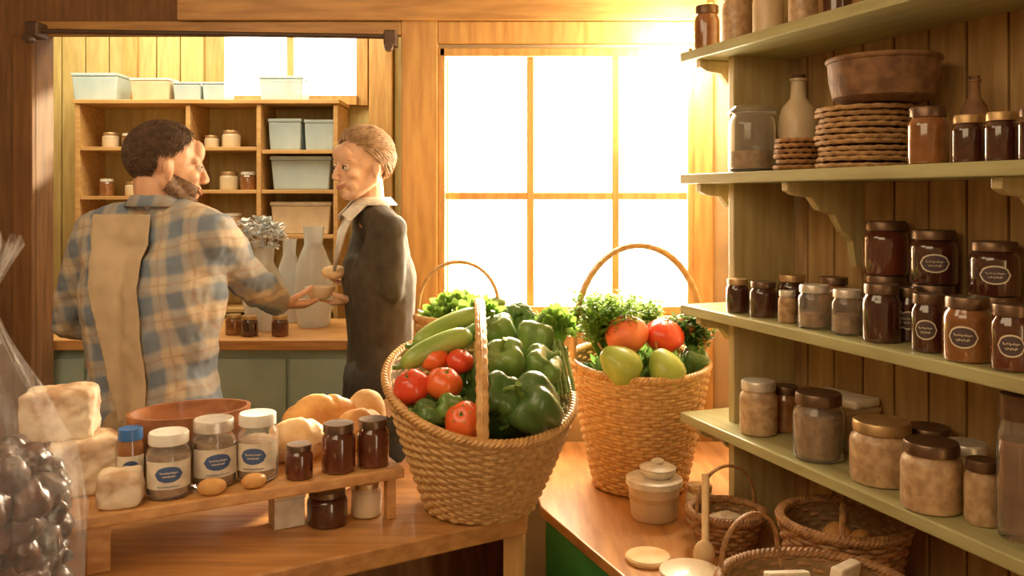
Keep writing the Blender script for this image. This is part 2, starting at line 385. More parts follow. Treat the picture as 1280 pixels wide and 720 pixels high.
# ------------------------------------------------------------------ shelf unit
u=thing('shelf_unit','tall sage green and tan wooden shelf unit filling the right side','shelf',(SO.x,SO.y,T2),SROT)
SL=1.55; SZ={0:1.94,1:1.609,2:1.255,3:.961}
for k,z in SZ.items():
    zz=z-T2
    MB().box(0,SL,0,.262,zz-.026,zz).build('shelf_board',M['shelf_green'],u,smooth=False,bevel=.003)
MB().box(.125,.15,.07,.262,0,1.9).build('side_panel',M['panel_green'],u,smooth=False,bevel=.003)
bp=MB(); x=.0
while x<SL-.02:
    bp.box(x,x+.094,.264,.282,.0,1.95); x+=.1
bp.box(0,SL,.2825,.289,.0,1.95)
bp.build('back_panel',M['plank_shelf'],u,smooth=False,bevel=.004)
def bracket(x,zt):
    m=MB()
    poly=[(.02,0),(.24,0),(.24,-.19),(.215,-.20),(.205,-.14),(.175,-.115),(.15,-.075),(.11,-.065),(.085,-.035),(.04,-.03),(.02,-.02)]
    n=len(poly); vs=[V(x-.011,y,zt+z) for y,z in poly]+[V(x+.011,y,zt+z) for y,z in poly]
    m.add(vs,[tuple(range(n)),tuple(reversed(range(n,2*n)))]+[(i,i+n,(i+1)%n+n,(i+1)%n) for i in range(n)])
    m.build('bracket',M['panel_green'],u,smooth=False,bevel=.002)
for k in (0,1,2,3):
    for x in ((.06,.42,.98) if k in(1,) else (.06,)):
        bracket(x,SZ[k]-T2-.0265)
def sp(px,d):
    k=(px-640)/F
    s=(k*(2.4+.3495*d)-.458-.937*d)/(.3495+.937*k)
    return S(s,d)

# ------------------------------------------------------------------ jars
def camrot(x,y,off=0): return math.atan2(-y,-x)+PI/2+off
def arc_label(r,z0,z1,span=1.5,seg=14,off=.0008):
    m=MB(); vs=[];fs=[]
    for i in range(seg+1):
        a=-PI/2-span/2+span*i/seg
        for z in (z0,z1): vs.append(V((r+off)*math.cos(a),(r+off)*math.sin(a),z))
    for i in range(seg): fs.append((2*i,2*i+2,2*i+3,2*i+1))
    return m.add(vs,fs)
def oval_label(m,r,zc,ry,rx,off=.0012,seg=24):
    # disc of narrow vertical strips so it hugs the curved glass
    cols=9; vs=[];fs=[]
    for i in range(cols+1):
        u_=-1+2*i/cols; h=ry*math.sqrt(max(0,1-u_*u_))+.0002; s=rx*u_/r
        vs += [V((r+off)*math.sin(s),-(r+off)*math.cos(s),zc-h),V((r+off)*math.sin(s),-(r+off)*math.cos(s),zc+h)]
    for i in range(cols): fs.append((2*i,2*i+2,2*i+3,2*i+1))
    return m.add(vs,fs)
def scribble(r,zc,w,n=2,h=.004,off=.002):
    m=MB()
    for j in range(n):
        pts=[]
        for i in range(25):
            t=i/24; a=(t-.5)*w/r*(.9-.25*j); z=zc-j*h*2.4+h*math.sin(i*2.1+j)*(.6+.4*math.sin(i*1.3))
            pts.append(V((r+off)*math.sin(a),-(r+off)*math.cos(a),z))
        m.tube(pts,.0007,4)
    return m
def jar(label,loc,r,h,body='jam',lid='lid_dark',lab=None,group=None,name='jar',cat='jar',rot=None,fill=None,fl=.75,lidk='screw'):
    x,y,z=loc
    ro=camrot(x,y,random.uniform(-.2,.2)) if rot is None else rot
    t=thing(name,label,cat,(x,y,z+.0004),ro,group)
    prof=[(0,0),(r*.88,0),(r*.97,.02*h),(r,.07*h),(r,.66*h),(r*.95,.74*h),(r*.82,.80*h),(r*.80,.86*h),(0,.86*h)]
    if body=='glass':
        prof=prof[:-1]+[(r*.77,.86*h),(r*.77,.80*h),(r*.92,.72*h),(r*.955,.65*h),(r*.955,.08*h),(r*.9,.045*h),(0,.04*h)]
    MB().lathe(prof,32).build('glass_body' if body in('glass','jam','jam_red','jam_amber') else 'body',M[body],t)
    if fill:
        q=r*.93
        MB().lathe([(0,.05*h),(q*.93,.05*h),(q,.09*h),(q,fl*h*.85),(0,fl*h*.87)],24).build('contents',M[fill],t)
    if lid:
        p=[(r*.83,.82*h),(r*.90,.825*h),(r*.90,.965*h),(r*.86,.995*h),(r*.7,.985*h),(0,.985*h)]
        if lidk=='dome': p=[(r*.83,.82*h),(r*1.0,.825*h),(r*1.0,.86*h),(r*.8,.93*h),(r*.3,.975*h),(0,.98*h)]
        MB().lathe(p,36,lob=.012,nl=18).build('lid',M[lid],t)
    if lab=='band':
        l=arc_label(r,.18*h,.60*h,2.4).build('label',M['paper'],t)
        oval_label(MB(),r,.41*h,h*.12,r*.62,.0016).build('emblem',M['ink_blue'],l)
        scribble(r,.435*h,r*.85,2,h*.022,.0024).build('lettering',M['paper'],l)
        scribble(r,.225*h,r*1.1,1,h*.018,.0018).build('lettering',M['ink_blue'],l)
    elif lab=='oval':
        l=oval_label(MB(),r,.40*h,h*.17,r*.62).build('label',M['paper'],t)
        oval_label(MB(),r,.40*h,h*.145,r*.54,.0018).build('inner_disc',M['ink'],l)
        scribble(r,.43*h,r*.8,2,h*.03,.0026).build('lettering',M['paper'],l)
    return t
def shelf_jar(label,px,d,wpx,hpx,shelf,dz=0,**k):
    q=sp(px,d); r=wpx*q.y/F/2; h=hpx*q.y/F
    q.z=SZ[shelf]+dz
    return jar(label,q,r,h,**k), q, r, h

G2='jam jars along the middle shelf'
sj=shelf_jar
sj('small squat dark jar at the far left end of the middle shelf',922,.05,28,42,2,body='jam',lid='lid_gold',group=G2)
sj('small squat dark jar second from the left end of the middle shelf',954,.06,34,44,2,body='jam',lid='lid_dark',group=G2)
sj('small brown jar behind the squat dark jars on the middle shelf',940,.17,34,44,2,body='jam_red',lid='lid_gold',group=G2)
sj('small dark tin in the front row left of the clear jars on the middle shelf',984,.05,22,40,2,body='pickle',lid='lid_steel',group=G2)
sj('small dark jar in the back row beside the shelf planks, left of the glass tumblers',990,.17,36,48,2,body='jam',lid='lid_gold',group=G2)
sj('clear glass jar with pale trinkets, first of the pair on the middle shelf',1018,.055,40,54,2,body='glass',lid='lid_steel',fill='pickle',fl=.4,group=G2)
sj('clear glass jar with pale trinkets, second of the pair beside the tall dark jam jar',1059,.06,38,56,2,body='glass',lid='lid_steel',fill='pickle',fl=.5,group=G2)
sj('small brown jar in the back row behind the clear jars',1042,.18,38,54,2,body='jam_amber',lid='lid_dark',group=G2)
sj('tall dark jam jar with plain glass right of the clear jars',1102,.06,46,72,2,body='jam',lid='lid_dark',group=G2)
sj('dark jam jar set back with an oval label on the middle shelf',1136,.125,38,66,2,body='jam',lid='lid_dark',lab='oval',group=G2)
sj('dark jam jar with an oval label left of the big amber jar',1161,.06,42,72,2,body='jam',lid='lid_dark',lab='oval',group=G2)
sj('large amber brown jar with an oval label in front on the middle shelf',1209,.05,56,80,2,body='jam_amber',lid='lid_dark',lab='oval',group=G2)
sj('dark jar with an oval label at the right edge of the middle shelf',1265,.05,50,82,2,body='jam_red',lid='lid_dark',lab='oval',group=G2)
for nm,px,w,a,b,lb in (('left',1107,54,'jam','jam_red',None),('middle',1167,56,'jam','jam','oval'),('right',1243,58,'jam','jam','oval')):
    t,q,r,h=sj('dark jam jar in the back row holding up the %s stacked jar'%nm,px,.205,w,66,2,body=a,lid='lid_dark',group='jam jars in the back row')
    q2=q.copy(); q2.z=SZ[2]+h+.0005
    jar({'left':'reddish jam jar stacked on top at the left, plain without label','middle':'dark jam jar stacked on top in the middle with an oval label','right':'dark jam jar stacked on top at the right with an oval label'}[nm],q2,r,h*1.02,body=b,lid='lid_dark',lab=lb,group='jam jars stacked on top of the back row')
G3='jars on the lower shelf'
sj('cream speckled jar at the left end of the lower shelf',948,.07,46,66,3,body='sandy',lid='lid_steel',group=G3)
sj('narrow brown jar behind the cream jar on the lower shelf',982,.15,34,56,3,body='jam_amber',lid='lid_dark',group=G3)
sj('clear glass jar with dark lid full of brown grains on the lower shelf',1023,.07,62,82,3,body='glass',lid='lid_dark',fill='pickle',fl=.8,group=G3)
sj('small speckled jar in the back row left of the kraft carton',1008,.205,34,52,3,body='sandy',lid='lid_gold',group=G3)
sj('pale speckled jar right of the clear grain jar on the lower shelf',1102,.085,76,76,3,body='sandy',lid='lid_gold',group=G3)
sj('large pale speckled jar standing in front on the lower shelf',1164,.055,72,84,3,body='sandy',lid='lid_dark',group=G3)
sj('brown lidded jar in the back row behind the large pale jars',1160,.20,60,62,3,body='creamjar',lid='lid_dark',group=G3)
sj('grey lidded jar behind and right of the large pale jar',1206,.175,56,66,3,body='sandy',lid='lid_steel',group=G3)
sj('narrow pale jar near the right edge of the lower shelf',1228,.08,42,80,3,body='sandy',lid='lid_dark',group=G3)
sj('tall glass canister of dark grains at the right edge of the lower shelf',1276,.085,54,180,3,body='glass',lid='lid_dark',fill='jam_amber',fl=.8,group=G3,name='canister',cat='canister')
q=sp(1058,.200); q.z=SZ[3]+.0005
c=thing('carton','plain kraft carton at the back of the lower shelf under the paper packet','box',q,SROT)
MB().box(-.065,.055,-.05,.05,0,.085).build('body',M['carton'],c,smooth=False,bevel=.003)
MB().box(-.067,.057,-.052,.052,.0855,.097).build('lid',M['carton'],c,smooth=False,bevel=.002)
q2=q.copy(); q2.z+=.0975
c=MB().box(-.09,.06,-.045,.045,0,.02).build('paper_packet',M['paper'],None,smooth=False,bevel=.006); c.location=q2; c.rotation_euler=(0,0,SROT+.2)
tag(c,'flat white paper packet lying on the kraft carton','packet')
G1='jars on the upper shelf'
sj('large clear glass clip jar at the left end of the upper shelf',940,.075,58,88,1,body='glass',lid='glass',fill='sandy',fl=.35,group=G1,lidk='dome')
sj('reddish dark jar right of the woven disc stack on the upper shelf',1160,.06,48,72,1,body='jam_amber',lid='lid_dark',group=G1)
sj('dark jar with brass lid below the narrow bottle on the upper shelf',1211,.06,40,60,1,body='jam',lid='lid_gold',group=G1)
sj('dark jar second from the right on the upper shelf',1252,.06,40,62,1,body='jam',lid='lid_gold',group=G1)
sj('dark jar cut by the right edge of the photo on the upper shelf',1294,.06,40,66,1,body='jam',lid='lid_dark',group=G1)
def bottle(label,px,d,wpx,hpx,shelf,m,cork='lid_dark'):
    q=sp(px,d); r=wpx*q.y/F/2; h=hpx*q.y/F; q.z=SZ[shelf]+.0005
    t=thing('bottle',label,'bottle',q,0,'bottles at the back of the upper shelf')
    MB().lathe([(0,0),(r*.92,0),(r,.03*h),(r,.52*h),(r*.8,.66*h),(r*.4,.76*h),(r*.34,.93*h),(r*.42,.94*h),(r*.42,.96*h),(0,.96*h)],28).build('glass_body',M[m],t)
    MB().lathe([(0,.961*h),(r*.33,.961*h),(r*.36,h),(0,h)],16).build('stopper',M[cork],t)
bottle('pale grey round shouldered bottle behind the glass clip jar',998,.19,50,122,1,'creamjar')
bottle('dull brown bottle rising behind the dark jars on the upper shelf',1218,.19,36,112,1,'pot')
def disc(r,h,m):
    b=MB(); k=0
    rr=r
    while rr>.012:
        n=64; pts=[V(rr*math.cos(2*PI*i/n),rr*math.sin(2*PI*i/n),h/2+.0012*math.sin(i*PI*.5+k*PI)) for i in range(n)]
        b.tube(pts,h*.40,6,True); rr-=h*.8; k+=1
    b.lathe([(0,h*.25),(r*.97,h*.25),(r*.97,h*.7),(0,h*.7)],28)
    return b
def discs(px,d,wpx,n,h,shelf,nm,m,grp):
    q=sp(px,d); r=wpx*q.y/F/2
    ords=['bottom','second','third','fourth','fifth','sixth','seventh','eighth','ninth','tenth','eleventh','twelfth']
    base=disc(r,h,m).build('woven_disc',M[m],None)
    for i in range(n):
        o=base if i==0 else base.copy()
        if i: C.objects.link(o)
        o.location=(q.x+random.uniform(-.005,.005),q.y+random.uniform(-.005,.005),SZ[shelf]+.0008+i*h); s=1+random.uniform(-.05,.05); o.scale=(s,s,1); o.rotation_euler=(random.uniform(-.015,.015),random.uniform(-.015,.015),i)
        tag(o,'round woven wicker disc, %s from below in the %s stack on the upper shelf'%(ords[i],nm),'disc',grp)
    return q,r,SZ[shelf]+n*h+.001
discs(1000,.07,56,6,.0125,1,'small left','wicker_dark','woven discs in the small stack')
q,r,zt=discs(1079,.115,108,11,.0121,1,'tall middle','wicker_disc','woven discs in the tall stack')
q=q+ES*.045
t=thing('pot','wide dark rough earthen bowl resting on the tall woven disc stack','bowl',(q.x+.008,q.y-.005,zt+.003),0)
MB().lathe([(0,0),(.080,0),(.102,.012),(.110,.05),(.112,.088),(.106,.088),(.102,.05),(.085,.02),(0,.014)],36).build('body',M['pot'],t)
MB().tube([V(.111*math.cos(2*PI*i/36),.111*math.sin(2*PI*i/36),.090) for i in range(36)],.006,8,True).build('rim',M['pot'],t)
for i,(px,w,h_,lb,m) in enumerate(((884,32,60,'jar paled to amber by painted haze at the far left end of the top shelf','jam_amber'),(921,36,70,'jar paled by painted haze second from the left on the top shelf','sandy'),(960,38,66,'lidded jar paled to cream by painted haze third from the left on the top shelf','creamjar'),(1004,36,74,'jar paled to speckled tan by painted haze fourth from the left on the top shelf','sandy'),(1046,38,80,'dark jar nearest the photo top edge on the top shelf','jam'))):
    sj(lb,px,.08,w,h_,0,body=m,lid='lid_dark',group='jars on the top shelf')  # pale bodies put sun haze into the jar colours

# ------------------------------------------------------------------ baskets
def basket(name,label,loc,bx,by,rx,ry,H,tx=0,ty=0,N=32,step=.0108,wr=.0059,m='wicker',hd=None,group=None,rot=0,bulge=.02,rimr=.0062,ears=None):
    root=thing(name,label,'basket',loc,rot,group)
    def pt(th,t,off=0):
        k=t+bulge/.1*.35*math.sin(PI*t)*.6
        k=min(k,1.25)
        a=bx+(rx-bx)*k; b=by+(ry-by)*k
        x=(a+off)*math.cos(th); y=(b+off)*math.sin(th)
        return V(x,y,t*(H+tx*rx*math.cos(th)+ty*ry*math.sin(th))+.004*(1-t))
    b=MB(); rows=int(H/step); seg=N*4
    for j in range(rows):
        t=(j+.5)/rows
        b.tube([pt(2*PI*i/seg,t,.0040*math.cos(N*PI*i/seg+PI*j)) for i in range(seg)],[wr]*seg,6,True)
    b.mi=0
    for k in range(N):
        th=2*PI*k/N; b.tube([pt(th,i/8,0) for i in range(9)],.0042,5)
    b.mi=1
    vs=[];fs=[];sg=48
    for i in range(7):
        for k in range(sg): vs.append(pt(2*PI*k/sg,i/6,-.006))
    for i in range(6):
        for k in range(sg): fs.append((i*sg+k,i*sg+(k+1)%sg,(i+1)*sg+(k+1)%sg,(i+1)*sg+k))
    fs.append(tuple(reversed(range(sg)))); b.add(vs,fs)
    b.build('woven_body',[M[m],M['wicker_shade']],root)
    r=MB(); sg=N*8
    for ph in (0,2*PI/3,4*PI/3):
        pts=[]
        for i in range(sg):
            th=2*PI*i/sg; q=pt(th,1.0,0); o=.006; tw=round(N*.9)*th+ph
            pts.append(q+V(math.cos(th)*o*math.cos(tw),math.sin(th)*o*math.cos(tw),o*math.sin(tw)+.003))
        r.tube(pts,rimr,6,True)
    r.build('rim',M['wicker_rim' if m=='wicker' else m],root)
    hoops=[]
    if hd: hoops.append((pt(hd[0],1,-.004),pt(hd[0]+PI,1,-.004),pt(hd[0],.72,-.012),pt(hd[0]+PI,.72,-.012),hd[1],hd[2]))
    for (a1,a2,hh,hr) in (ears or []): hoops.append((pt(a1,1),pt(a2,1),pt(a1,.8,-.01),pt(a2,.8,-.01),hh,hr))
    for A,B,A0,B0,hh,hr in hoops:
        h=MB(); base=[]; n=90
        for i in range(6): base.append(A0.lerp(A,i/6))
        for i in range(n+1):
            uu=PI*i/n; base.append(A.lerp(B,(1-math.cos(uu))/2)+V(0,0,hh*math.sin(uu)**.8))
        for i in range(1,7): base.append(B.lerp(B0,i/6))
        sd=(B-A).normalized().cross(ZZ).normalized(); up=(B-A).normalized()
        for ph in (0,PI):
            h.tube([p+sd*hr*.5*math.cos(ph) for i,p in enumerate(base)],[hr*(.72+.10*math.sin(i*1.7+ph)) for i in range(len(base))],8)
        h.tube(base,hr*.85,8)
        h.build('handle',M['wicker_rim' if m=='wicker' else m],root)
    return root
C1=V(-.076,2.10,.811)
basket('basket','large oval golden wicker basket heaped with tomatoes and green peppers on the front table',C1,.125,.125,.222,.285,.29,tx=-.16,ty=.22,N=44,hd=(-PI/2+.07,.165,.0110))
C3=V(-.161,2.665,.811)
basket('basket','smaller wicker basket with thin hoop handle behind the large heaped basket',C3,.085,.085,.128,.12,.37,N=28,hd=(0,.17,.007))
C2=V(.385,2.66,.681)
basket('basket','tall wicker basket with high hoop handle of fruit and herbs before the window',C2,.135,.135,.205,.195,.37,tx=-.02,ty=.12,N=40,hd=(.06,.35,.0115))
SB=V(.53,2.18,.681)
basket('basket','small brown wicker basket with arched handle under the lower shelf',SB,.06,.06,.09,.085,.085,N=24,m='wicker_dark',hd=(.4,.115,.0045))
WBK=V(.575,1.665,.681)
basket('basket','wide brown wicker bowl basket with an ear handle at the bottom of the photo',WBK,.12,.12,.18,.165,.125,N=36,m='wicker_dark',rimr=.006,ears=[(1.7,2.7,.10,.0045)])
LB=S(.52,.10,.681)
basket('basket','long dark wicker basket tucked under the lower shelf behind the wide bowl basket',LB,.10,.10,.135,.13,.15,N=32,m='wicker_dark',hd=(1.2,.05,.005))

# vegetables -------------------------------------------------------
def orient(p,d=(0,0,1),s=1):
    d=Vector(d).normalized(); return ZZ.rotation_difference(d)
def veg(name,label,cat,p,d,parts,group=None,scale=1):
    t=thing(name,label,cat,p,0,group); t.rotation_mode='QUATERNION'; t.rotation_quaternion=orient(p,d); t.scale=(scale,)*3
    for nm,mb,m in parts: mb.build(nm,M[m],t,sharp=80)
    return t
def calyx(z,r,n=5):
    b=MB()
    for k in range(n):
        a=2*PI*k/n; b.leaf((0,0,z),(math.cos(a),math.sin(a),.15),(0,0,1),r,r*.4,-.12)
    b.tube([(0,0,z-.003),(r*.05,0,z+r*.25),(r*.2,0,z+r*.55)],[r*.09,r*.07,r*.08],6)
    return b
def tomato(label,p,r,d,m='tomato',group='tomatoes in the large basket'):
    pr=[(0,-.82*r)]+[(r*math.cos(a),r*.84*math.sin(a)) for a in [math.radians(x) for x in (-70,-50,-30,-10,10,30,50,65)]]+[(.2*r,.80*r),(.08*r,.74*r),(0,.72*r)]
    return veg('tomato',label,'tomato',p,d,[('flesh',MB().lathe(pr,30,lob=.035,nl=5),m),('calyx',calyx(.75*r,.5*r),'calyx')],group)
def pepper(label,p,r,d,m='pepper',group='green peppers in the large basket'):
    pr=[(0,-1.02*r),(.3*r,-1.1*r),(.62*r,-1.0*r),(.82*r,-.7*r),(.93*r,-.2*r),(1.0*r,.3*r),(.98*r,.65*r),(.8*r,.88*r),(.5*r,.93*r),(.25*r,.84*r),(0,.78*r)]
    b=MB(); vs=[]; fs=[]; seg=48
    for rr,z in pr:
        for k in range(seg):
            a=2*PI*k/seg; q=rr*(1-.24*(abs(math.cos(2*a))**5)+.06); vs.append(V(q*math.cos(a),q*math.sin(a),z))
    for i in range(len(pr)-1):
        for k in range(seg): fs.append((i*seg+k,i*seg+(k+1)%seg,(i+1)*seg+(k+1)%seg,(i+1)*seg+k))
    b.add(vs,fs)
    st=MB().tube([(0,0,.74*r),(0,0,.95*r),(.1*r,0,1.2*r),(.25*r,0,1.38*r)],[.16*r,.11*r,.10*r,.13*r],8)
    return veg('bell_pepper',label,'pepper',p,d,[('flesh',b,m),('stem',st,'calyx')],group)
def longveg(name,label,cat,a,b,r,m,group,bend=.12):
    a=Vector(a);b=Vector(b);mid=(a+b)/2;L=(b-a).length; t=thing(name,label,cat,mid,0,group)
    t.rotation_mode='QUATERNION'; t.rotation_quaternion=V(1,0,0).rotation_difference((b-a).normalized())
    n=16; pts=[];rs=[]
    for i in range(n+1):
        s=i/n; pts.append(V((s-.5)*L,0,bend*L*(1-(2*s-1)**2)*.5)); rs.append(r*(max(.001,1-(abs(2*s-1))**5))**.5*(.86+.2*s) if 0<i<n else r*.25)
    MB().tube(pts,rs,16).build('flesh',M[m],t,sharp=80)
    MB().tube([pts[0]+V(.004,0,0),pts[0]-V(.012,0,-.002),pts[0]-V(.02,0,-.006)],[r*.3,r*.2,r*.24],8).build('stem',M['calyx'],t)
    return t
def greens(name,label,cat,c,rad,n,m,ln,wd,group=None,kind=None,dome=1.0,core=None):
    b=MB(); c=Vector(c)
    for i in range(n):
        a=random.uniform(0,2*PI); ph=math.acos(random.uniform(.02,1)); d=V(math.sin(ph)*math.cos(a),math.sin(ph)*math.sin(a),math.cos(ph))
        p=c+V(d.x*rad[0],d.y*rad[1],d.z*rad[2]*dome)*random.uniform(.55,.92)
        dd=(d+V(random.uniform(-.7,.7),random.uniform(-.7,.7),random.uniform(-.2,.6))).normalized()
        b.leaf(p,dd,d,ln*random.uniform(.7,1.2),wd*random.uniform(.7,1.2),random.uniform(-.3,.3))
    b.ell(c,(rad[0]*.8,rad[1]*.8,rad[2]*.8),seg=20,rings=10)
    o=b.build(name,M[m],None,org=c-V(0,0,rad[2]*.8)); tag(o,label,cat,group,kind); return o

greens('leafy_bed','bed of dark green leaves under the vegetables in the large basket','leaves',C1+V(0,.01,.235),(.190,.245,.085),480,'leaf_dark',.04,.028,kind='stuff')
tomato('ripe red tomato at the left rim of the large basket',P(515,484,1.97),.044,(-.3,-.5,.8))
tomato('ripe red tomato second from the left, beside the front handle',P(555,480,1.97),.042,(.2,-.4,.9),'tomato_orange')
tomato('orange red tomato lowest at the front rim beside the handle',P(581,527,1.885),.045,(-.2,-.7,.6),'tomato_orange')
tomato('small orange tomato just behind the two ripe ones',P(543,449,2.07),.035,(.1,-.3,.9),'tomato_orange')
tomato('small half hidden tomato behind the basket handle',P(575,452,2.05),.033,(.3,-.2,.9),'tomato')
pepper('big dark green pepper bulging over the right front rim',P(667,507,1.93),.062,(-.5,-.55,.55),'pepper_dark')
pepper('dark green pepper just right of the front handle',P(622,496,1.92),.048,(.4,-.7,.5),'pepper_dark')
pepper('mid green pepper highest beside the handle, stem upward',P(632,454,2.03),.050,(-.2,-.5,.9))
pepper('mid green pepper at the middle right above the big dark one',P(672,462,2.06),.050,(.6,-.3,.7))
pepper('green pepper at the front left behind the front rim, nearly hidden',P(536,522,1.91),.036,(-.8,-.4,.3),'pepper_dark')
pepper('small dark pepper between the tomatoes and the front rim',P(561,510,1.92),.031,(.3,-.8,.3),'pepper')
pepper('green pepper at the back right of the heap',P(668,425,2.17),.048,(.2,.1,1))
pepper('green pepper at the back middle of the heap',P(625,418,2.18),.045,(-.5,-.2,1))
longveg('squash','long striped green squash lying highest at the back left of the large basket','squash',P(517,432,2.12),P(606,394,2.25),.027,'squash','squashes in the large basket')
longveg('squash','long striped green squash in front, ends above the ripe tomatoes','squash',P(502,458,2.04),P(590,420,2.12),.028,'squash','squashes in the large basket')
longveg('cucumber','dark cucumber crossing between squash and tomatoes','cucumber',P(560,436,2.09),P(640,400,2.22),.021,'cucumber','cucumbers in the large basket')
for i in range(9):
    x=682+i*4.2; 
    a=P(x+random.uniform(-2,2),505+random.uniform(-6,2)-i*1.5,2.06+.01*(i%3)); b=P(x-8+random.uniform(-5,5),428+random.uniform(-8,8),2.14+.012*(i%3))
    t=thing('asparagus_spear','green asparagus spear standing at the right rim of the large basket','asparagus',a,0,'asparagus spears at the right rim')
    t.rotation_mode='QUATERNION'; t.rotation_quaternion=ZZ.rotation_difference((b-a).normalized()); L=(b-a).length
    MB().tube([(0,0,0),(0,0,L*.7)],.0048,7).build('stalk',M['asparagus'],t)
    tip=MB().tube([(0,0,L*.7),(0,0,L*.8),(0,0,L*.92),(0,0,L)],[.0048,.0062,.0055,.001],7)
    for k in range(8): tip.leaf((0,0,L*(.7+.03*k)),(math.cos(k*2.4),math.sin(k*2.4),1.5),(math.cos(k*2.4),math.sin(k*2.4),0),.014,.008,.1)
    tip.build('tip',M['asparagus'],t)
def broc(label,c,r):
    t=thing('broccoli',label,'broccoli',c,0)
    b=MB()
    for i in range(60):
        a=random.uniform(0,2*PI); ph=math.acos(random.uniform(.0,1)); d=V(math.sin(ph)*math.cos(a),math.sin(ph)*math.sin(a),math.cos(ph)*.8); q=r*random.uniform(.18,.3)
        b.ell(d*r*.8,(q,q,q),seg=8,rings=6)
    b.build('florets',M['broccoli'],t); MB().tube([(0,0,-r*.9),(0,0,.2*r)],[r*.3,r*.4],10).build('stalk',M['asparagus'],t)
broc('knobbly broccoli head at the back of the large basket right of centre',P(648,398,2.27),.045)
greens('lettuce','light green frilly lettuce at the rear of the large basket','lettuce',P(600,408,2.28),(.055,.05,.05),150,'leaf',.038,.028)
greens('lettuce','light green lettuce tuft at the right side behind the peppers','lettuce',P(693,415,2.22),(.042,.042,.045),120,'leaf',.034,.024)
greens('salad_heap','heap of salad leaves filling the small rear basket','salad',C3+V(0,0,.36),(.105,.10,.075),320,'leaf',.034,.024,kind='stuff')
longveg('cucumber','cucumber sticking out of the small rear basket','cucumber',P(580,392,2.62),P(632,378,2.68),.02,'cucumber','cucumbers in the rear basket')
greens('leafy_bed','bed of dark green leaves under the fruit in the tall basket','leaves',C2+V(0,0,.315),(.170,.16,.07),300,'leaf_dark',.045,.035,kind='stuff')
tomato('large orange red fruit left of centre in the tall basket',P(783,418,2.62),.066,(-.2,-.3,1),'peach','red fruits in the tall basket')
tomato('large deep red fruit right of centre in the tall basket',P(830,420,2.64),.060,(.2,-.2,1),'tomato','red fruits in the tall basket')
tomato('small red fruit at the right side under the basket handle',P(858,408,2.71),.044,(.3,-.2,1),'tomato_orange','red fruits in the tall basket')
def pear(label,p,r,d):
    pr=[(0,-.95*r),(.35*r,-1.0*r),(.75*r,-.8*r),(.98*r,-.4*r),(1.0*r,0),(.9*r,.4*r),(.7*r,.75*r),(.52*r,1.0*r),(.36*r,1.17*r),(.15*r,1.25*r),(0,1.22*r)]
    return veg('pear',label,'pear',p,d,[('flesh',MB().lathe(pr,30,lob=.02,nl=3),'pear'),('stem',MB().tube([(0,0,1.2*r),(.05*r,0,1.45*r),(.15*r,0,1.65*r)],[.06*r,.05*r,.07*r],6),'wicker_dark')],'pears in the tall basket')
pear('green pear at the left front rim of the tall basket',P(777,458,2.51),.056,(-.6,.1,.5))
pear('green pear at the right front rim of the tall basket',P(833,464,2.52),.053,(-.3,.2,.7))
pepper('dark green pepper at the right rim of the tall basket',P(868,452,2.62),.040,(.3,-.3,.9),'pepper_dark','peppers in the tall basket')
def herb(label,c,n,R,m='leaf'):
    b=MB(); c=Vector(c)
    for i in range(n):
        a=random.uniform(0,2*PI); lean=random.uniform(.05,1.0); top=c+V(math.cos(a)*R*lean*1.2,math.sin(a)*R*lean*1.0,R*random.uniform(.4,1.35))
        b.tube([c+V(math.cos(a)*.01,math.sin(a)*.01,-.05),c.lerp(top,.5)+V(0,0,.01),top],.0010,4)
        for k in range(14):
            q=random.uniform(0,2*PI); b.leaf(top-V(random.uniform(-.014,.014),random.uniform(-.014,.014),random.uniform(0,.045)),(math.cos(q),math.sin(q),random.uniform(-.1,.9)),(0,0,1),random.uniform(.012,.022),.010,random.uniform(-.2,.2))
    o=b.build('parsley',M[m],None,org=c-V(0,0,.05)); tag(o,label,'herb','herb bunches in the tall basket'); return o
herb('bright green parsley bunch at the left of the tall basket',P(752,425,2.66),190,.105)
herb('green parsley sprigs at the back middle of the tall basket',P(800,405,2.76),80,.06)
herb('darker herb tuft at the right end of the tall basket',P(866,425,2.68),80,.06,'leaf_dark')

# ------------------------------------------------------------------ riser goods
def rp(px,v):
    k=(px-640)/F; A=RA+RN*v
    s=(k*A.y-A.x)/(RD.x-k*RD.y); q=A+RD*s; q.z=RZ; return q
def rjar(label,px,v,wpx,hpx,**k):
    q=rp(px,v); return jar(label,q,wpx*q.y/F/2,hpx*q.y/F,**k)
GR='glass jars on the riser board'
rjar('clear glass jar with white lid and dark blue emblem, leftmost of three labelled jars',211,.06,53,80,body='glass',lid='lid_white',fill='sandy',fl=.8,lab='band',group=GR,rot=camrot(-.7,1.8))
rjar('clear glass jar with pale steel lid, middle of the three labelled jars',267,.09,54,82,body='glass',lid='lid_steel',fill='sandy',fl=.8,lab='band',group=GR,rot=camrot(-.6,1.8,.2))
rjar('clear glass jar with broad white lid, right of the three labelled jars',322,.085,50,82,body='glass',lid='lid_white',fill='sandy',fl=.7,lab='band',group=GR,rot=camrot(-.5,1.8,-.2))
GD='small dark jam jars on the riser'
rjar('tiny dark jam jar in front of the pale round loaf',374,.045,34,42,body='jam_red',lid='lid_dark',group=GD)
rjar('dark jam jar between the tiny jar and the jar beside the basket',423,.05,42,60,body='jam_red',lid='lid_dark',group=GD)
rjar('dark jam jar beside the large basket at the riser end',466,.055,40,58,body='jam_red',lid='lid_dark',group=GD)
rjar('amber honey bottle with a blue cap at the left of the jars',163,.12,32,80,body='jam_amber',lid='lid_blue',lab='band',name='honey_bottle',cat='bottle')
rjar('squat glass pot with pale lid behind the honey bottle',178,.21,38,56,body='glass',lid='lid_white',fill='jam_amber',fl=.7,group=GR)
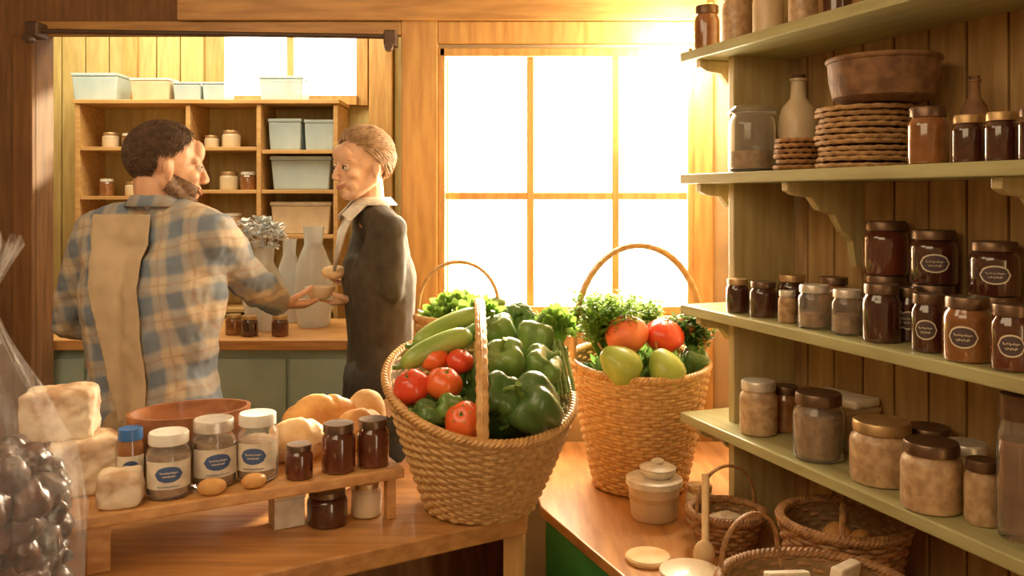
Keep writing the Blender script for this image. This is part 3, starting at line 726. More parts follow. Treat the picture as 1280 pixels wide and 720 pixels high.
def blob(name,label,cat,loc,size,m,rot=0,disp=.012,dsz=.05,box=False,group=None,rnd=.014,slash=0,fine=.12):
    b=MB()
    if box:
        x,y,z=size; b.box(-x/2,x/2,-y/2,y/2,0,z)
    else: b.ell((0,0,size[2]/2),(size[0]/2,size[1]/2,size[2]/2),seg=20,rings=12)
    o=b.build(name,M[m],None)
    if box:
        bv=o.modifiers.new('b','BEVEL'); bv.width=rnd; bv.segments=4
    bake(o,vox=.004,smooth=3,disp=[(dsz,disp),(.013,disp*fine)])
    if slash:
        for v in o.data.vertices:
            ph=math.sin((v.co.x/size[0]+v.co.y*3)*PI*2*slash)
            if v.co.z>size[2]*.5 and ph>.6: v.co.z-=(ph-.6)*.012
    zm=min(v.co.z for v in o.data.vertices)
    fl=zm+size[2]*.05
    for v in o.data.vertices:
        if v.co.z<fl: v.co.z=fl
        v.co.z-=fl
    o.location=(loc[0],loc[1],loc[2]+.0005); o.rotation_euler=(0,0,rot); tag(o,label,cat,group); return o
blob('cheese_block','crusty cream block at the bottom of the left stack, half hidden by the bag','cheese',(-.905,1.86,RZ),(.135,.115,.115),'cheese_in',.5,box=True,disp=.016,dsz=.05,group='cheese blocks at the left',fine=.28)
blob('cheese_block','mottled cream block on top of the left stack above the dark bag','cheese',(-.955,1.865,RZ+.110),(.14,.11,.105),'cheese_in',.25,box=True,disp=.016,dsz=.05,group='cheese blocks at the left',fine=.28)
q=rp(150,.045)
blob('bread_roll','small square floury bread piece in front of the honey bottle','bread',q,(.085,.072,.072),'cheese_in',.3,box=True,disp=.012,dsz=.04,fine=.25)
q=rp(262,.02); blob('bread_roll','little golden roll in front of the middle labelled jar','bread',(q.x+.005,q.y,RZ),(.06,.036,.036),'bread',.4,disp=.006,group='little rolls on the riser')
q=rp(318,.022); blob('bread_roll','little golden roll in front of the right labelled jar','bread',(q.x,q.y,RZ),(.055,.036,.032),'bread',.7,disp=.006,group='little rolls on the riser')
q=rp(372,.17); blob('bread_loaf','round pale loaf behind the tiny dark jar','bread',q,(.14,.10,.105),'bread_pale',.4,disp=.010,group='loaves on the riser',slash=1.5)
q=rp(450,.19); blob('bread_loaf','golden loaf behind the dark jam jars','bread',q,(.13,.09,.105),'bread',.4,disp=.010,group='loaves on the riser',slash=1.5)
q=rp(400,.265); blob('bread_loaf','long golden loaf at the back of the riser','bread',(q.x,q.y,RZ),(.20,.07,.135),'bread',.5,disp=.010,group='loaves on the riser',slash=2.5)
q=rp(462,.275)
blob('bread_loaf','yellow round loaf at the riser end touching the large basket','bread',(q.x-.01,q.y,RZ),(.11,.07,.13),'bread_pale',.5,disp=.010,group='loaves on the riser')
q=rp(243,.220)
t=thing('wooden_bowl','large red brown wooden bowl behind the labelled jars','bowl',(q.x-.01,q.y,RZ+.001),.5); t.scale=(1.12,.76,1)
MB().lathe([(0,0),(.06,0),(.065,.01),(.095,.05),(.115,.095),(.120,.135),(.112,.135),(.105,.10),(.08,.055),(.045,.025),(0,.02)],40).build('body',M['bowlwood'],t)
for px,yb,wp,lb,bd,ld,f in ((409,1.99,50,'dark brown jar under the riser in the middle','jam','lid_dark',None),(458,2.045,38,'pale jar under the riser nearest the large basket','creamjar','lid_gold',None)):
    x=(px-640)*yb/F; jar(lb,(x,yb,.811),wp*yb/F/2,.078,body=bd,lid=ld,fill=f,group='jars below the riser board')
x=(358-640)*1.985/F
t=thing('card_box','small pale card box standing under the riser board at the left of the dark jar','box',(x,1.985,.811),.5)
MB().box(-.034,.034,-.03,.03,0,.062).build('body',M['paper'],t,smooth=False,bevel=.002)
MB().box(-.036,.036,-.032,.032,.0625,.075).build('lid',M['creamjar'],t,smooth=False,bevel=.002)
# cellophane bag
b0=V(-.905,1.495,.811)
t=thing('cellophane_bag','crinkled clear cellophane bundle of dark lumpy sweets at the left edge','bag',b0,0)
pr=[(0,0),(.12,0),(.15,.02),(.160,.06),(.163,.10),(.164,.14),(.165,.18),(.161,.22),(.155,.26),(.142,.295),(.125,.33),(.105,.37),(.085,.41),(.064,.45),(.045,.49),(.02,.55),(.018,.57),(.04,.62),(.06,.66)]
m=MB(); seg=72; vs=[];fs=[]
for i,(r,z) in enumerate(pr):
    for k in range(seg):
        a=2*PI*k/seg; pl=1+(.02+.14*max(0,(z-.28))/.3)*math.sin(a*9+z*8)+.035*math.sin(a*13-z*60)*math.sin(z*45+a*3)+random.uniform(-.018,.018); vs.append(V(r*pl*math.cos(a),r*pl*math.sin(a),z+ (random.uniform(-.02,.02) if i==len(pr)-1 else 0)))
for i in range(len(pr)-1):
    for k in range(seg): fs.append((i*seg+k,i*seg+(k+1)%seg,(i+1)*seg+(k+1)%seg,(i+1)*seg+k))
m.add(vs,fs).build('film',M['cello'],t,sharp=14)
MB().tube([V(.024*math.cos(a),.024*math.sin(a),.56) for a in [2*PI*i/16 for i in range(16)]],.005,6,True).build('tie',M['lid_gold'],t)
lump=[]
for j in range(4):
    o=MB().ell((0,0,0),(.036,.030,.027),seg=18,rings=12).build('tmp',M['choc'],None); bake(o,disp=[(.03,.030)]) ; lump.append(o.data); bpy.data.objects.remove(o)
for lay in range(7):
    for rr,cnt in ((.110,13),(.045,4)):
        if lay==6: rr*=.75; cnt=max(3,cnt-4)
        for k in range(cnt):
            a=2*PI*k/cnt+lay*.5+random.uniform(-.1,.1)
            o=bpy.data.objects.new('chocolate',lump[random.randrange(4)]); C.objects.link(o); j=random.uniform(.9,1.15); o.scale=(j,j,j)
            o.location=b0+V(rr*math.cos(a),rr*math.sin(a),.032+lay*.040+random.uniform(0,.006)); o.rotation_euler=(random.uniform(0,6),random.uniform(0,6),random.uniform(0,6))
            tag(o,'dark lumpy sweet packed inside the cellophane bundle','sweet','dark sweets in the cellophane bundle')

# ------------------------------------------------------------------ right table goods
q=V(.385,2.385,T2+.001)
t=thing('tub','cream crock with a narrow dark band standing before the tall basket','crock',q,camrot(q.x,q.y))
MB().lathe([(0,0),(.058,0),(.062,.006),(.070,.09),(0,.09)],36).build('body',M['creamjar'],t)
arc_label(.0670,.052,.066,2.8).build('band',M['carton'],t)
MB().lathe([(.07,.0905),(.076,.091),(.076,.106),(.07,.109),(0,.109)],36).build('lid',M['lid_white'],t)
t=thing('sugar_pot','small white lidded pot with a knob standing on the cream crock','pot',(q.x+.01,q.y,q.z+.11),0)
MB().lathe([(0,0),(.036,0),(.046,.008),(.048,.016),(.044,.022),(0,.022)],28).build('body',M['lid_white'],t)
MB().lathe([(.046,.0225),(.05,.025),(.036,.032),(.016,.035),(.018,.042),(.010,.048),(0,.049)],28).build('lid',M['lid_white'],t)
q=V(.395,1.955,T2+.001)
t=thing('dish','low cream round lidded dish at the lower edge in front of the spoon','dish',q,0)
MB().lathe([(0,0),(.05,0),(.060,.012),(.064,.024),(.06,.030),(0,.030)],36).build('body',M['creamjar'],t)
MB().lathe([(.060,.0305),(.068,.032),(.066,.038),(.04,.044),(0,.046)],36).build('lid',M['creamjar'],t)
o=MB().lathe([(0,0),(.052,0),(.055,.004),(.055,.009),(.051,.013),(0,.014)],32).build('wooden_coaster',M['bread_pale'],None); o.location=(.325,2.10,T2+.001)
tag(o,'flat pale round wooden coaster lying on the table left of the cream dish','coaster')
jar('squat cream jar between the banded crock and the small wicker basket',(.50,2.345,T2+.001),.036,.10,body='creamjar',lid='lid_gold')
t=thing('wooden_spoon','pale wooden spoon leaning upright against the small wicker basket','spoon',(0,0,0),world=True)
a=V(.452,2.055,T2+.034); b_=a+V(.012,.055,.17)
MB().tube([a.lerp(b_,i/8) for i in range(9)],[.009]*9,10).build('handle',M['bread_pale'],t)
MB().ell(a+V(-.004,-.002,.0),(.026,.011,.034),seg=16,rings=10).build('bowl',M['bread_pale'],t)
blob('linen_napkin','cream folded napkin in the small wicker basket','napkin',(SB.x,SB.y,.695),(.11,.10,.07),'paper',.3,disp=.02,dsz=.03)
for i,(dx,dy,rt,hh) in enumerate(((-.05,.02,.3,.125),(.02,-.01,-.2,.12),(.06,.06,.8,.13))):
    b=MB().prism([(-.045,-.012),(.045,-.012),(.05,.0),(.045,.012),(-.045,.012),(-.05,0)],0,hh)
    o=b.build('paper_bag',M['paper'],None,smooth=False,bevel=.003); o.location=(.575+dx,1.665+dy,.70); o.rotation_euler=(.12*(i-1),.1,rt)
    tag(o,['cream paper bag at the left in the wide bowl basket','cream paper bag in the middle of the wide bowl basket','cream paper bag at the right in the wide bowl basket'][i],'bag','paper bags in the wide bowl basket')
for i,(dx,dy) in enumerate(((-.045,.0),(.045,.015),(.0,-.055),(.01,.06))):
    blob('bread_roll',['dark roll at the left','dark roll at the right','dark roll at the front','dark roll at the back'][i]+' in the long dark basket','bread',(LB.x+dx,LB.y+dy,.70),(.085,.07,.11),'bread',i,disp=.01,group='rolls in the long dark basket')

# ------------------------------------------------------------------ back room
t=thing('counter','wooden service counter with pale teal front between the two people','counter',(-1.2,3.6,0),world=True)
MB().box(-2.1,-.42,3.36,3.95,.96,1.0).build('worktop',M['wood_riser'],t,smooth=False,bevel=.005)
MB().box(-2.05,-.46,3.42,3.92,.05,.959).build('cabinet',M['teal'],t,smooth=False,bevel=.003)
for i in range(4):
    x0=-2.03+i*.39; d=MB().box(x0,x0+.375,3.40,3.419,.10,.92).build('door',M['teal'],t,smooth=False,bevel=.004)
    m=MB().tube([(x0+.33,3.388,.55),(x0+.33,3.388,.67)],.006,8); m.build('handle',M['metal'],d,org=t.location)
MB().box(-2.0,-.5,3.46,3.9,0,.049).build('plinth',M['wood_dark'],t,smooth=False)
t=thing('cubby_shelf','pale orange open cubby shelf against the olive planks in the back room','shelf',(-1.49,4.42,0),world=True)
YF,YB=4.29,4.565; XL,XR=-2.12,-.86; zt=2.02
MB().box(XL,XR,YB,YB+.012,0,zt).build('back_panel',M['plank_back'],t,smooth=False)
cols=[XL,-1.58,-1.235,XR]
for x in cols: MB().box(x-.011,x+.011,YF,YB-.001,0,zt-.022).build('upright',M['cubby'],t,smooth=False,bevel=.002)
MB().box(XL-.02,XR+.02,YF-.01,YB,zt-.02,zt).build('top_board',M['cubby'],t,smooth=False,bevel=.002)
zs=[[1.79,1.55,1.31,1.0,.6,.25],[1.79,1.58,1.38,1.0,.6,.25],[1.775,1.58,1.36,1.0,.6,.25]]
for i in range(3):
    for z in zs[i]: MB().box(cols[i]+.012,cols[i+1]-.012,YF+.004,YB-.002,z-.018,z).build('shelf_board',M['cubby'],t,smooth=False,bevel=.002)
def tub(label,x,z,w,h,group,d=.18,m='frost',y=4.42):
    t=thing('storage_box',label,'box',(x,y,z+.001),0,group)
    b=MB(); T=None
    b.add([V(sx*w*k,sy*d*k,zz) for zz,k in ((0,.45),(h*.88,.49)) for sx,sy in ((-1,-1),(1,-1),(1,1),(-1,1))],[(3,2,1,0),(4,5,6,7),(0,1,5,4),(1,2,6,5),(2,3,7,6),(3,0,4,7)])
    b.build('body',M[m],t,smooth=False,bevel=.006)
    MB().box(-w*.505,w*.505,-d*.505,d*.505,h*.885,h).build('lid',M['lid_white' if m!='frost' else 'frost'],t,smooth=False,bevel=.004)
GT='plastic boxes on top of the cubby shelf'
def bx(px): return (px-640)*4.35/F
tub('large pale blue plastic box at the left end on top of the cubby shelf',bx(120),2.02,.23,.135,GT)
tub('cream box of oddments second from left on top of the cubby shelf',bx(189),2.02,.20,.11,GT,m='creamjar')
tub('small frosted box third from left on top of the cubby shelf',bx(235),2.02,.14,.09,GT)
tub('small frosted box fourth from left on top of the cubby shelf',bx(268),2.02,.11,.09,GT)
tub('pale blue box at the right end on top of the cubby shelf',bx(352),2.02,.22,.12,GT)
GC='plastic boxes inside the cubby shelf'
tub('frosted box at the upper right cubby, left of the pair',bx(357),1.775,.165,.155,GC)
tub('frosted box at the upper right cubby, right of the pair',bx(400),1.775,.15,.15,GC)
tub('wide frosted box in the middle right cubby',bx(377),1.58,.30,.165,GC)
tub('wide pale box in the lower right cubby',bx(377),1.36,.30,.16,GC,m='creamjar')
GP='small pots in the cubby shelf'
for px,z,r,h,lb,bd in ((135,1.79,.04,.075,'small white pot in the upper left cubby','creamjar'),(158,1.79,.035,.07,'small brown pot right of the white one in the upper left cubby','jam_amber'),(130,1.55,.035,.085,'slim pot in the second left cubby','jam_amber'),(165,1.55,.045,.07,'squat pale pot in the second left cubby','creamjar'),
    (262,1.79,.035,.06,'little cream pot at the left in the upper middle cubby','creamjar'),(287,1.79,.045,.085,'cream cup with dark rim in the upper middle cubby','creamjar'),(284,1.58,.045,.09,'pale pot at the left in the second middle cubby','creamjar'),(308,1.58,.04,.09,'amber pot at the right in the second middle cubby','jam_amber'),(150,1.31,.05,.10,'dark pot in the third left cubby','jam'),(290,1.38,.045,.085,'grey pot in the third middle cubby','sandy')):
    jar(lb,(bx(px),4.38,z),r,h,body=bd,lid='lid_white' if bd!='creamjar' else 'lid_gold',group=GP,name='pot',cat='pot')
def vase(label,px,Y,r,h,plume):
    x=(px-640)*Y/F
    t=thing('vase',label,'vase',(x,Y,1.001),0,'clear glass vessels on the counter')
    MB().lathe([(0,0),(r*.7,0),(r*.8,.01),(r,.35*h),(r*.9,.6*h),(r*.45,.82*h),(r*.5,.98*h),(r*.55,h),(r*.48,h),(r*.4,.84*h),(0,.80*h)],36).build('body',M['glassy'],t)
    if plume:
        b=MB(); s=MB()
        for k in range(26):
            a=random.uniform(0,2*PI); q=V(math.cos(a)*random.uniform(.02,.11),math.sin(a)*.06,h+random.uniform(-.02,.11))
            s.tube([(0,0,h*.8),V(q.x*.4,q.y*.4,h+.01),q],.0013,5)
            for j in range(12): c_=random.uniform(0,2*PI); b.leaf(q,(math.cos(c_),math.sin(c_),random.uniform(-.4,.8)),(0,0,1),.036,.024,.15)
        s.build('stems',M['flower'],t); b.build('blossoms',M['flower'],t)
vase('glass vessel with white blossoms on the counter behind the bearded person’s arm',330,3.62,.085,.34,True)
vase('round shouldered glass jug on the counter nearer the older person',392,3.72,.085,.42,False)
vase('short glass vessel behind the blossoms on the counter',362,3.84,.06,.36,False)
for px,Y,lb,bd in ((292,3.50,'small brown jar at the left on the counter','jam_amber'),(312,3.46,'small dark jar in the middle on the counter','jam'),(350,3.46,'small amber jar at the right on the counter','jam_red')):
    jar(lb,((px-640)*Y/F,Y,1.0),.033,.08,body=bd,lid='lid_gold',group='small jars on the counter')

# ------------------------------------------------------------------ people
def basis(f,up=None):
    f=Vector(f).normalized(); up=up or ZZ; l=up.cross(f).normalized(); u_=f.cross(l).normalized()
    return Matrix((f,l,u_)).transposed()
def jawparts(b,T,s,B,g=0):
    E=lambda x,y,z,r: b.ell(T(x,y,z),[q*s+g for q in r],B,seg=20,rings=14)
    E(.024,0,-.022,(.060,.057,.080)); E(.056,0,-.086,(.025,.027,.021))
    for sg in (-1,1):
        b.cap(T(-.012,sg*.052,-.040),T(.046,sg*.024,-.086),.021*s+g,.02*s+g); E(.050,sg*.028,-.058,(.025,.02,.02))
def add_head(b,c,B,s,fem=False):
    T=lambda x,y,z: c+B@(V(x,y,z)*s)
    E=lambda x,y,z,r: b.ell(T(x,y,z),[q*s for q in r],B,seg=18,rings=12)
    E(-.012,0,.032,(.093,.073,.083)); jawparts(b,T,s,B)
    for sg in (-1,1):
        E(.052,sg*.034,-.022,(.026,.022,.022)); E(-.010,sg*.074,-.010,(.014,.006,.028)); E(-.016,sg*.078,-.002,(.010,.007,.019))
        b.cap(T(.074,sg*.012,.022),T(.062,sg*.044,.020),.012*s,.010*s)
        b.ell(T(.096,sg*.009,-.034),(.0080*s,)*3)
    b.cap(T(.080,0,.018),T(.102,0,-.028),.0090*s,.0110*s)
    E(.070,0,.045,(.024,.048,.034)); E(.081,0,-.054,(.011,.023,.012)); E(.077,0,-.071,(.011,.019,.010))
    return T
def face_bits(T,s,root,skin,brow):
    for sg in (-1,1):
        e=MB(); e.ell(T(.0760,sg*.029,.001),(.0118*s,)*3,seg=16,rings=10); e.build('eye',M['eye'],root)
        q=MB(); q.ell(T(.0838,sg*.0288,.001),(.0060*s,)*3,seg=12,rings=8); q.build('iris',M['iris'],root)
        l=MB(); l.tube([T(.0760+.0118*math.cos(a)*.95,sg*(.029+.0118*math.sin(a)),.001+.0072*math.cos(a)) for a in (-1.2,-.6,0,.6,1.2)],.0022*s,6); l.build('eyelid',M['brow'],root)
        l=MB(); l.tube([T(.0855-.009*(a+1)*.9,sg*(.028+a*.019),.026-.004*a*a) for a in (-1,-.5,0,.5,1)],[.0015*s,.0030*s,.0032*s,.0026*s,.001*s],6); l.build('eyebrow',M[brow],root)
    m=MB()
    for dz,r in ((-.060,.0030),(-.067,.0040)):
        m.tube([T(.0905-abs(a)**2*.012,a*.026,dz+.011*abs(a)**2) for a in (-1,-.6,-.2,.2,.6,1)],[.0012*s,r*s,r*s*1.1,r*s*1.1,r*s,.0012*s],8)
    m.build('lips',M['lips'],root)
def hairmesh(T,s,B,cond,n,ln,r,rad=(.100,.081,.090),cen=(-.016,0,.036),flow=None,lift=.004,jit=.3,segs=4):
    b=MB(); k=0
    c=T(*cen); sub=MB().ell((0,0,0),[q*s*.975 for q in rad],None,seg=44,rings=30)
    keep=[]
    for f in sub.f:
        m=sum((sub.v[i] for i in f),Vector())/len(f); d=V(m.x/rad[0],m.y/rad[1],m.z/rad[2]).normalized()
        if cond(d,.06): keep.append(f)
    b.add([c+B@v for v in sub.v],keep)
    def onsurf(p,h):
        d=V(p.x/rad[0],p.y/rad[1],p.z/rad[2]).normalized()
        return V(d.x*rad[0],d.y*rad[1],d.z*rad[2])+d*h
    while k<n:
        d=V(random.gauss(0,1),random.gauss(0,1),random.gauss(0,1)).normalized()
        if not cond(d,random.uniform(-.08,.10)): continue
        k+=1; p=V(d.x*rad[0],d.y*rad[1],d.z*rad[2])
        fl=flow(d) if flow else V(-.7,0,-.8)
        fl=(fl+V(random.uniform(-jit,jit),random.uniform(-jit,jit),random.uniform(-jit,jit)))
        lf=lift*random.uniform(.1,1.2); pts=[onsurf(p,-.003)]; cur=p
        for j in range(1,segs+1):
            dd=V(cur.x/rad[0],cur.y/rad[1],cur.z/rad[2]).normalized()
            g=(fl-dd*fl.dot(dd)); 
            if g.length<.05: g=V(-1,0,-.3)
            g.normalize(); cur=onsurf(cur+g*ln/segs,0)
            pts.append(onsurf(cur,lf*math.sin(PI*j/segs*.85)))
        b.tube([c+B@(x*s) for x in pts],[r*s*(1-.75*j/segs) for j in range(segs+1)],4)
    return b
def hand(b,w,u_,n,side,curl=(.5,.6,.5),s=1.0,spread=.0):
    u_=Vector(u_).normalized(); n=Vector(n); n=(n-u_*n.dot(u_)).normalized(); t=n.cross(u_)*side; w=Vector(w)
    for k in (-.024,-.008,.009,.025):
        b.cap(w+u_*.005*s+t*k*.6*s,w+u_*.085*s+t*k*s,.015*s,.012*s)
    for k,L in ((.027,.070),(.0095,.078),(-.0085,.072),(-.026,.056)):
        p=w+u_*.086*s+t*k*s; d=(u_+t*k*spread*10).normalized(); seg=[.46,.30,.24]; a=0
        for i,(f,cv) in enumerate(zip(seg,curl)):
            a+=cv; dd=(d*math.cos(a)+n*math.sin(a)); q=p+dd*L*f*s
            b.cap(p,q,(.0092-.0008*i)*s,(.0086-.0008*i)*s,8); p=q
    p=w+u_*.022*s+t*.022*s; q=p+(u_*.6+t*.75+n*.35).normalized()*.042*s; r=q+(u_*.85+t*.25+n*.5).normalized()*.032*s; r2=r+(u_*.8+n*.65-t*.1).normalized()*.024*s
    b.cap(p,q,.014*s,.011*s,8); b.cap(q,r,.0108*s,.0098*s,8); b.cap(r,r2,.0096*s,.0084*s,8)

def person(label,root_loc,J,opt):
    root=thing('person',label,'person',root_loc,0,None,True)
    def torso(b,g,neck=True):
        R=J['right']
        pc,wc,cc=J['pelvis'],J['waist'],J['chest']; k=opt['w']
        for sg in (-1,1):
            b.cap(pc+R*sg*.075*k,wc+R*sg*.055*k,.105*k+g,.098*k+g,16)
            b.cap(wc+R*sg*.055*k,cc+R*sg*.075*k,.098*k+g,.112*k+g,16)
            sh=J['shR'] if sg>0 else J['shL']
            b.cap(cc+R*sg*.07*k,sh-R*sg*.03,.105*k+g,.060*k+g,16)
            b.cap(sh,J['neck']-V(0,0,.035),.053*k+g,.050*k+g)
        b.cap(J['shL'],J['shR'],.053*k+g,.053*k+g)
    def arm(b,g,S_,E_,W_,rs=(.056,.043,.030)):
        k=opt['w']*opt.get('aw',1); b.cap(S_,S_.lerp(E_,.5),rs[0]*k+g,(rs[0]*.6+rs[1]*.4)*k+g); b.cap(S_.lerp(E_,.5),E_,(rs[0]*.6+rs[1]*.4)*k+g,rs[1]*k+g); b.cap(E_,E_.lerp(W_,.35),rs[1]*k+g,rs[1]*k*1.02+g); b.cap(E_.lerp(W_,.35),W_,rs[1]*k*1.02+g,rs[2]*k+g)
    b=MB(); T=add_head(b,J['head'],J['B'],opt['hs'])
    b.cap(J['neck']-V(0,0,.05),T(-.028,0,-.040),.056*opt['w'],.054*opt['w'])
    torso(b,0)
    arm(b,0,J['shR'],J['elR'],J['wrR']); arm(b,0,J['shL'],J['elL'],J['wrL'])
    hand(b,J['wrR'],J['uR'],J['nR'],J.get('sR',1),J.get('cR',(.4,.6,.5)),opt.get('hnd',1)); hand(b,J['wrL'],J['uL'],J['nL'],J.get('sL',-1),J.get('cL',(.4,.6,.5)),opt.get('hnd',1))
    for sg in (-1,1):
        hip=J['pelvis']+J['right']*sg*.085; kn=J['kn'][sg]; an=J['an'][sg]
        b.cap(hip,kn,.085,.055,16); b.cap(kn,an,.055,.036,14); b.cap(an,an-V(0,0,.03)+J['fwd']*.14,.036,.026)
    o=b.build('body',M[opt['skin']],root); bake(o,vox=.0038,smooth=4)
    face_bits(T,opt['hs'],root,opt['skin'],'brow')
    g=opt.get('g',.012)
    b=MB(); torso(b,g+.002); arm(b,g,J['shR'],J['elR'],J['elR'].lerp(J['wrR'],opt['slv'])); arm(b,g,J['shL'],J['elL'],J['elL'].lerp(J['wrL'],opt['slv']))
    o=b.build(opt['topname'],M[opt['top']],root); bake(o,vox=.007,smooth=5,disp=opt['disp'])
    for W_,E_ in ((J['wrR'],J['elR']),(J['wrL'],J['elL'])):
        w1=E_.lerp(W_,opt['slv']-.05); w2=E_.lerp(W_,opt['slv']+.06)
        MB().tube([w1,w1.lerp(w2,.1),w2.lerp(w1,.1),w2],[.033*opt.get('aw',1),.039*opt.get('aw',1),.038*opt.get('aw',1),.034*opt.get('aw',1)],18).build('cuff',M[opt['cuff']],root)
    return root,T,torso
# bearded person
fwd=V(.30,.954,0).normalized(); right=V(fwd.y,-fwd.x,0)
hc=P(209,209,2.45)
J=dict(fwd=fwd,right=right,head=hc,B=basis(V(.84,.53,-.06)),neck=V(-.985,2.455,1.525),chest=V(-1.0,2.45,1.30),waist=V(-1.0,2.44,1.08),pelvis=V(-.99,2.43,.93),
  shR=P(263,293,2.40),shL=P(124,292,2.50))
J['elR']=P(312,352,2.64); J['wrR']=P(350,380,2.83); J['uR']=(P(398,380,2.88)-P(350,380,2.83)); J['nR']=V(-.1,.3,1); J['sR']=-1; J['cR']=(.35,.5,.45)
J['elL']=P(90,398,2.58); J['wrL']=V(-1.10,2.74,1.10); J['uL']=V(.8,.5,-.1); J['nL']=V(.2,-.3,-.9); J['sL']=-1
J['kn']={1:V(-.90,2.47,.50),-1:V(-1.10,2.50,.50)}; J['an']={1:V(-.89,2.42,.07),-1:V(-1.13,2.46,.07)}
man,T,tor=person('bearded person seen from behind in a plaid shirt and tan apron, reaching to the right',(-1.0,2.44,0),J,dict(w=1.08,hs=1.04,skin='skin',hair='hair',top='plaid',topname='shirt',cuff='plaid',slv=.90,hnd=.97,disp=[(.09,.024),(.04,.010)]))
B=J['B']; hs=1.04
def mc(d,e): return d.z>1.15*d.x-.20+e and d.z>-.66+e and not (abs(d.y)>.62 and d.z<.02+e*.5 and d.x>-.26+e*.5)
def mfl(d): return V(-.5,d.y*.3,-.7) if d.x<.2 or abs(d.y)>.5 else V(-.6,.4,.1)
hairmesh(T,hs,B,mc,9000,.020,.0013,rad=(.0965,.0765,.087),cen=(-.014,0,.034),lift=.005,jit=.45,flow=mfl,segs=2).build('hair',M['hair'],man)
b=MB(); jawparts(b,T,hs,B,.0018)
b.cap(T(.084,-.018,-.048),T(.084,.018,-.048),.005,.005)
bd=b.build('beard',M['beard'],man); o0=Vector(man.location)
upn=(B@V(.42,0,1)).normalized(); bk=(B@V(-1,0,.35)).normalized()
bake(bd,vox=.004,smooth=2,disp=[(.012,.002)],bis=[(T(.085,0,-.052)-o0,upn),(T(.004,0,0)-o0,bk)])
b=MB()
for v in list(bd.data.vertices)[::5]:
    n_=v.normal; w_=v.co+o0
    dn=(V(0,0,-1)+n_*.3+V(random.uniform(-.3,.3),random.uniform(-.3,.3),0)).normalized()
    b.tube([w_-n_*.002,w_+dn*.003,w_+dn*.005+n_*.0005],[.0012,.0010,.0003],4)
b.build('beard_bristles',M['beard'],man)
def collar(root,m,c,r,h,B_,gap=.35,out=1.30):
    b=MB(); seg=36; vs=[];fs=[]
    for i in range(seg+1):
        a=gap+(2*PI-2*gap)*i/seg
        d=B_@V(math.cos(a),math.sin(a),0)
        for rr,zz in ((r,-.012),(r*.96,h),(r*1.05,h*1.03),(r*out,.0)): vs.append(c+d*rr+V(0,0,zz))
    for i in range(seg):
        for k in range(3): fs.append((i*4+k,(i+1)*4+k,(i+1)*4+k+1,i*4+k+1))
    o=b.add(vs,fs).build('collar',M[m],root); s_=o.modifiers.new('s','SOLIDIFY'); s_.thickness=.003
    return o
collar(man,'plaid',J['neck']+V(0,0,-.004),.068,.028,basis(fwd))
b=MB(); tor(b,.031)
ap=b.build('apron',M['apron'],man)
cen=J['chest']-o0
bake(ap,vox=.007,smooth=12,disp=[(.09,.016)],bis=[(cen+right*.070,(right+V(0,0,.10)).normalized()),(cen-right*.085,(-right+V(0,0,-.26)).normalized()),(V(0,0,1.50),V(0,0,1)),(V(0,0,.80),V(0,0,-1)),(cen+fwd*.06,fwd)])
s_=ap.modifiers.new('s','SOLIDIFY'); s_.thickness=.002
b=MB(); 
for sg in (-1,1):
    hip=J['pelvis']+right*sg*.08; b.cap(hip,J['kn'][sg],.108,.078,16); b.cap(J['kn'][sg],J['an'][sg]+V(0,0,.02),.078,.062,16)
b.cap(J['pelvis']-right*.06,J['pelvis']+right*.06,.125,.125,16)
bake(b.build('trousers',M['trousers'],man),vox=.011,smooth=4,disp=[(.1,.014)])
for sg in (-1,1):
    a=J['an'][sg]; b=MB(); b.ell(a+fwd*.06-V(0,0,.028),(.145,.05,.042),basis(fwd)); b.cap(a+V(0,0,.02),a-V(0,0,.02),.05,.05); bake(b.build('shoe',M['shoe'],man),vox=.008,smooth=2)
# older person
fwd=V(-.90,-.42,0).normalized(); right=V(fwd.y,-fwd.x,0)
hc=P(451,209,2.88)
J=dict(fwd=fwd,right=right,head=hc,B=basis(V(-.72,-.68,-.06)),neck=V(-.465,2.92,1.525),chest=V(-.445,2.92,1.29),waist=V(-.44,2.93,1.07),pelvis=V(-.435,2.93,.92),
  shL=V(-.385,2.785,1.44),shR=V(-.50,3.06,1.44))
J['elL']=P(490,364,2.78); J['wrL']=P(444,374,2.93); J['uL']=P(404,380,2.94)-P(444,374,2.93); J['nL']=V(.1,.2,1); J['sL']=1; J['cL']=(.35,.5,.45)
J['elR']=V(-.51,3.10,1.19); J['wrR']=P(450,358,3.02); J['uR']=V(-.90,-.40,.25); J['nR']=V(.2,.1,.9); J['sR']=1; J['cR']=(.25,.4,.35)
J['kn']={1:V(-.47,3.03,.49),-1:V(-.43,2.83,.49)}; J['an']={1:V(-.43,3.03,.07),-1:V(-.40,2.82,.07)}
wom,T,tor=person('older person with short grey hair, dark cardigan and white collar, smiling toward the bearded person',(-.44,2.93,0),J,dict(w=.86,aw=.86,hs=.98,skin='skin_pale',hair='hair_grey',top='cardigan',topname='cardigan',cuff='cardigan',slv=.86,hnd=.90,g=.009,disp=[(.12,.012),(.05,.005)]))
def fl(d): return V(-1.0,d.y*.5,.15 if d.z>.3 else -.9)
def wc_(d,e): return d.z>.95*d.x-.13+e and d.z>-.62+e and not (abs(d.y)>.66 and d.z<-.08+e*.5 and d.x>-.15+e*.5)
hairmesh(T,.98,J['B'],wc_,5200,.055,.0016,rad=(.101,.080,.094),cen=(-.015,0,.036),flow=fl,lift=.013,jit=.22,segs=5).build('hair',M['hair_grey'],wom)
vs=[J['neck']+fwd*.062+right*.035+V(0,0,-.005),J['neck']+fwd*.062-right*.035+V(0,0,-.005),J['neck']+fwd*.105+right*.04+V(0,0,-.09),J['neck']+fwd*.105-right*.04+V(0,0,-.09),J['neck']+fwd*.132+V(0,0,-.22)]
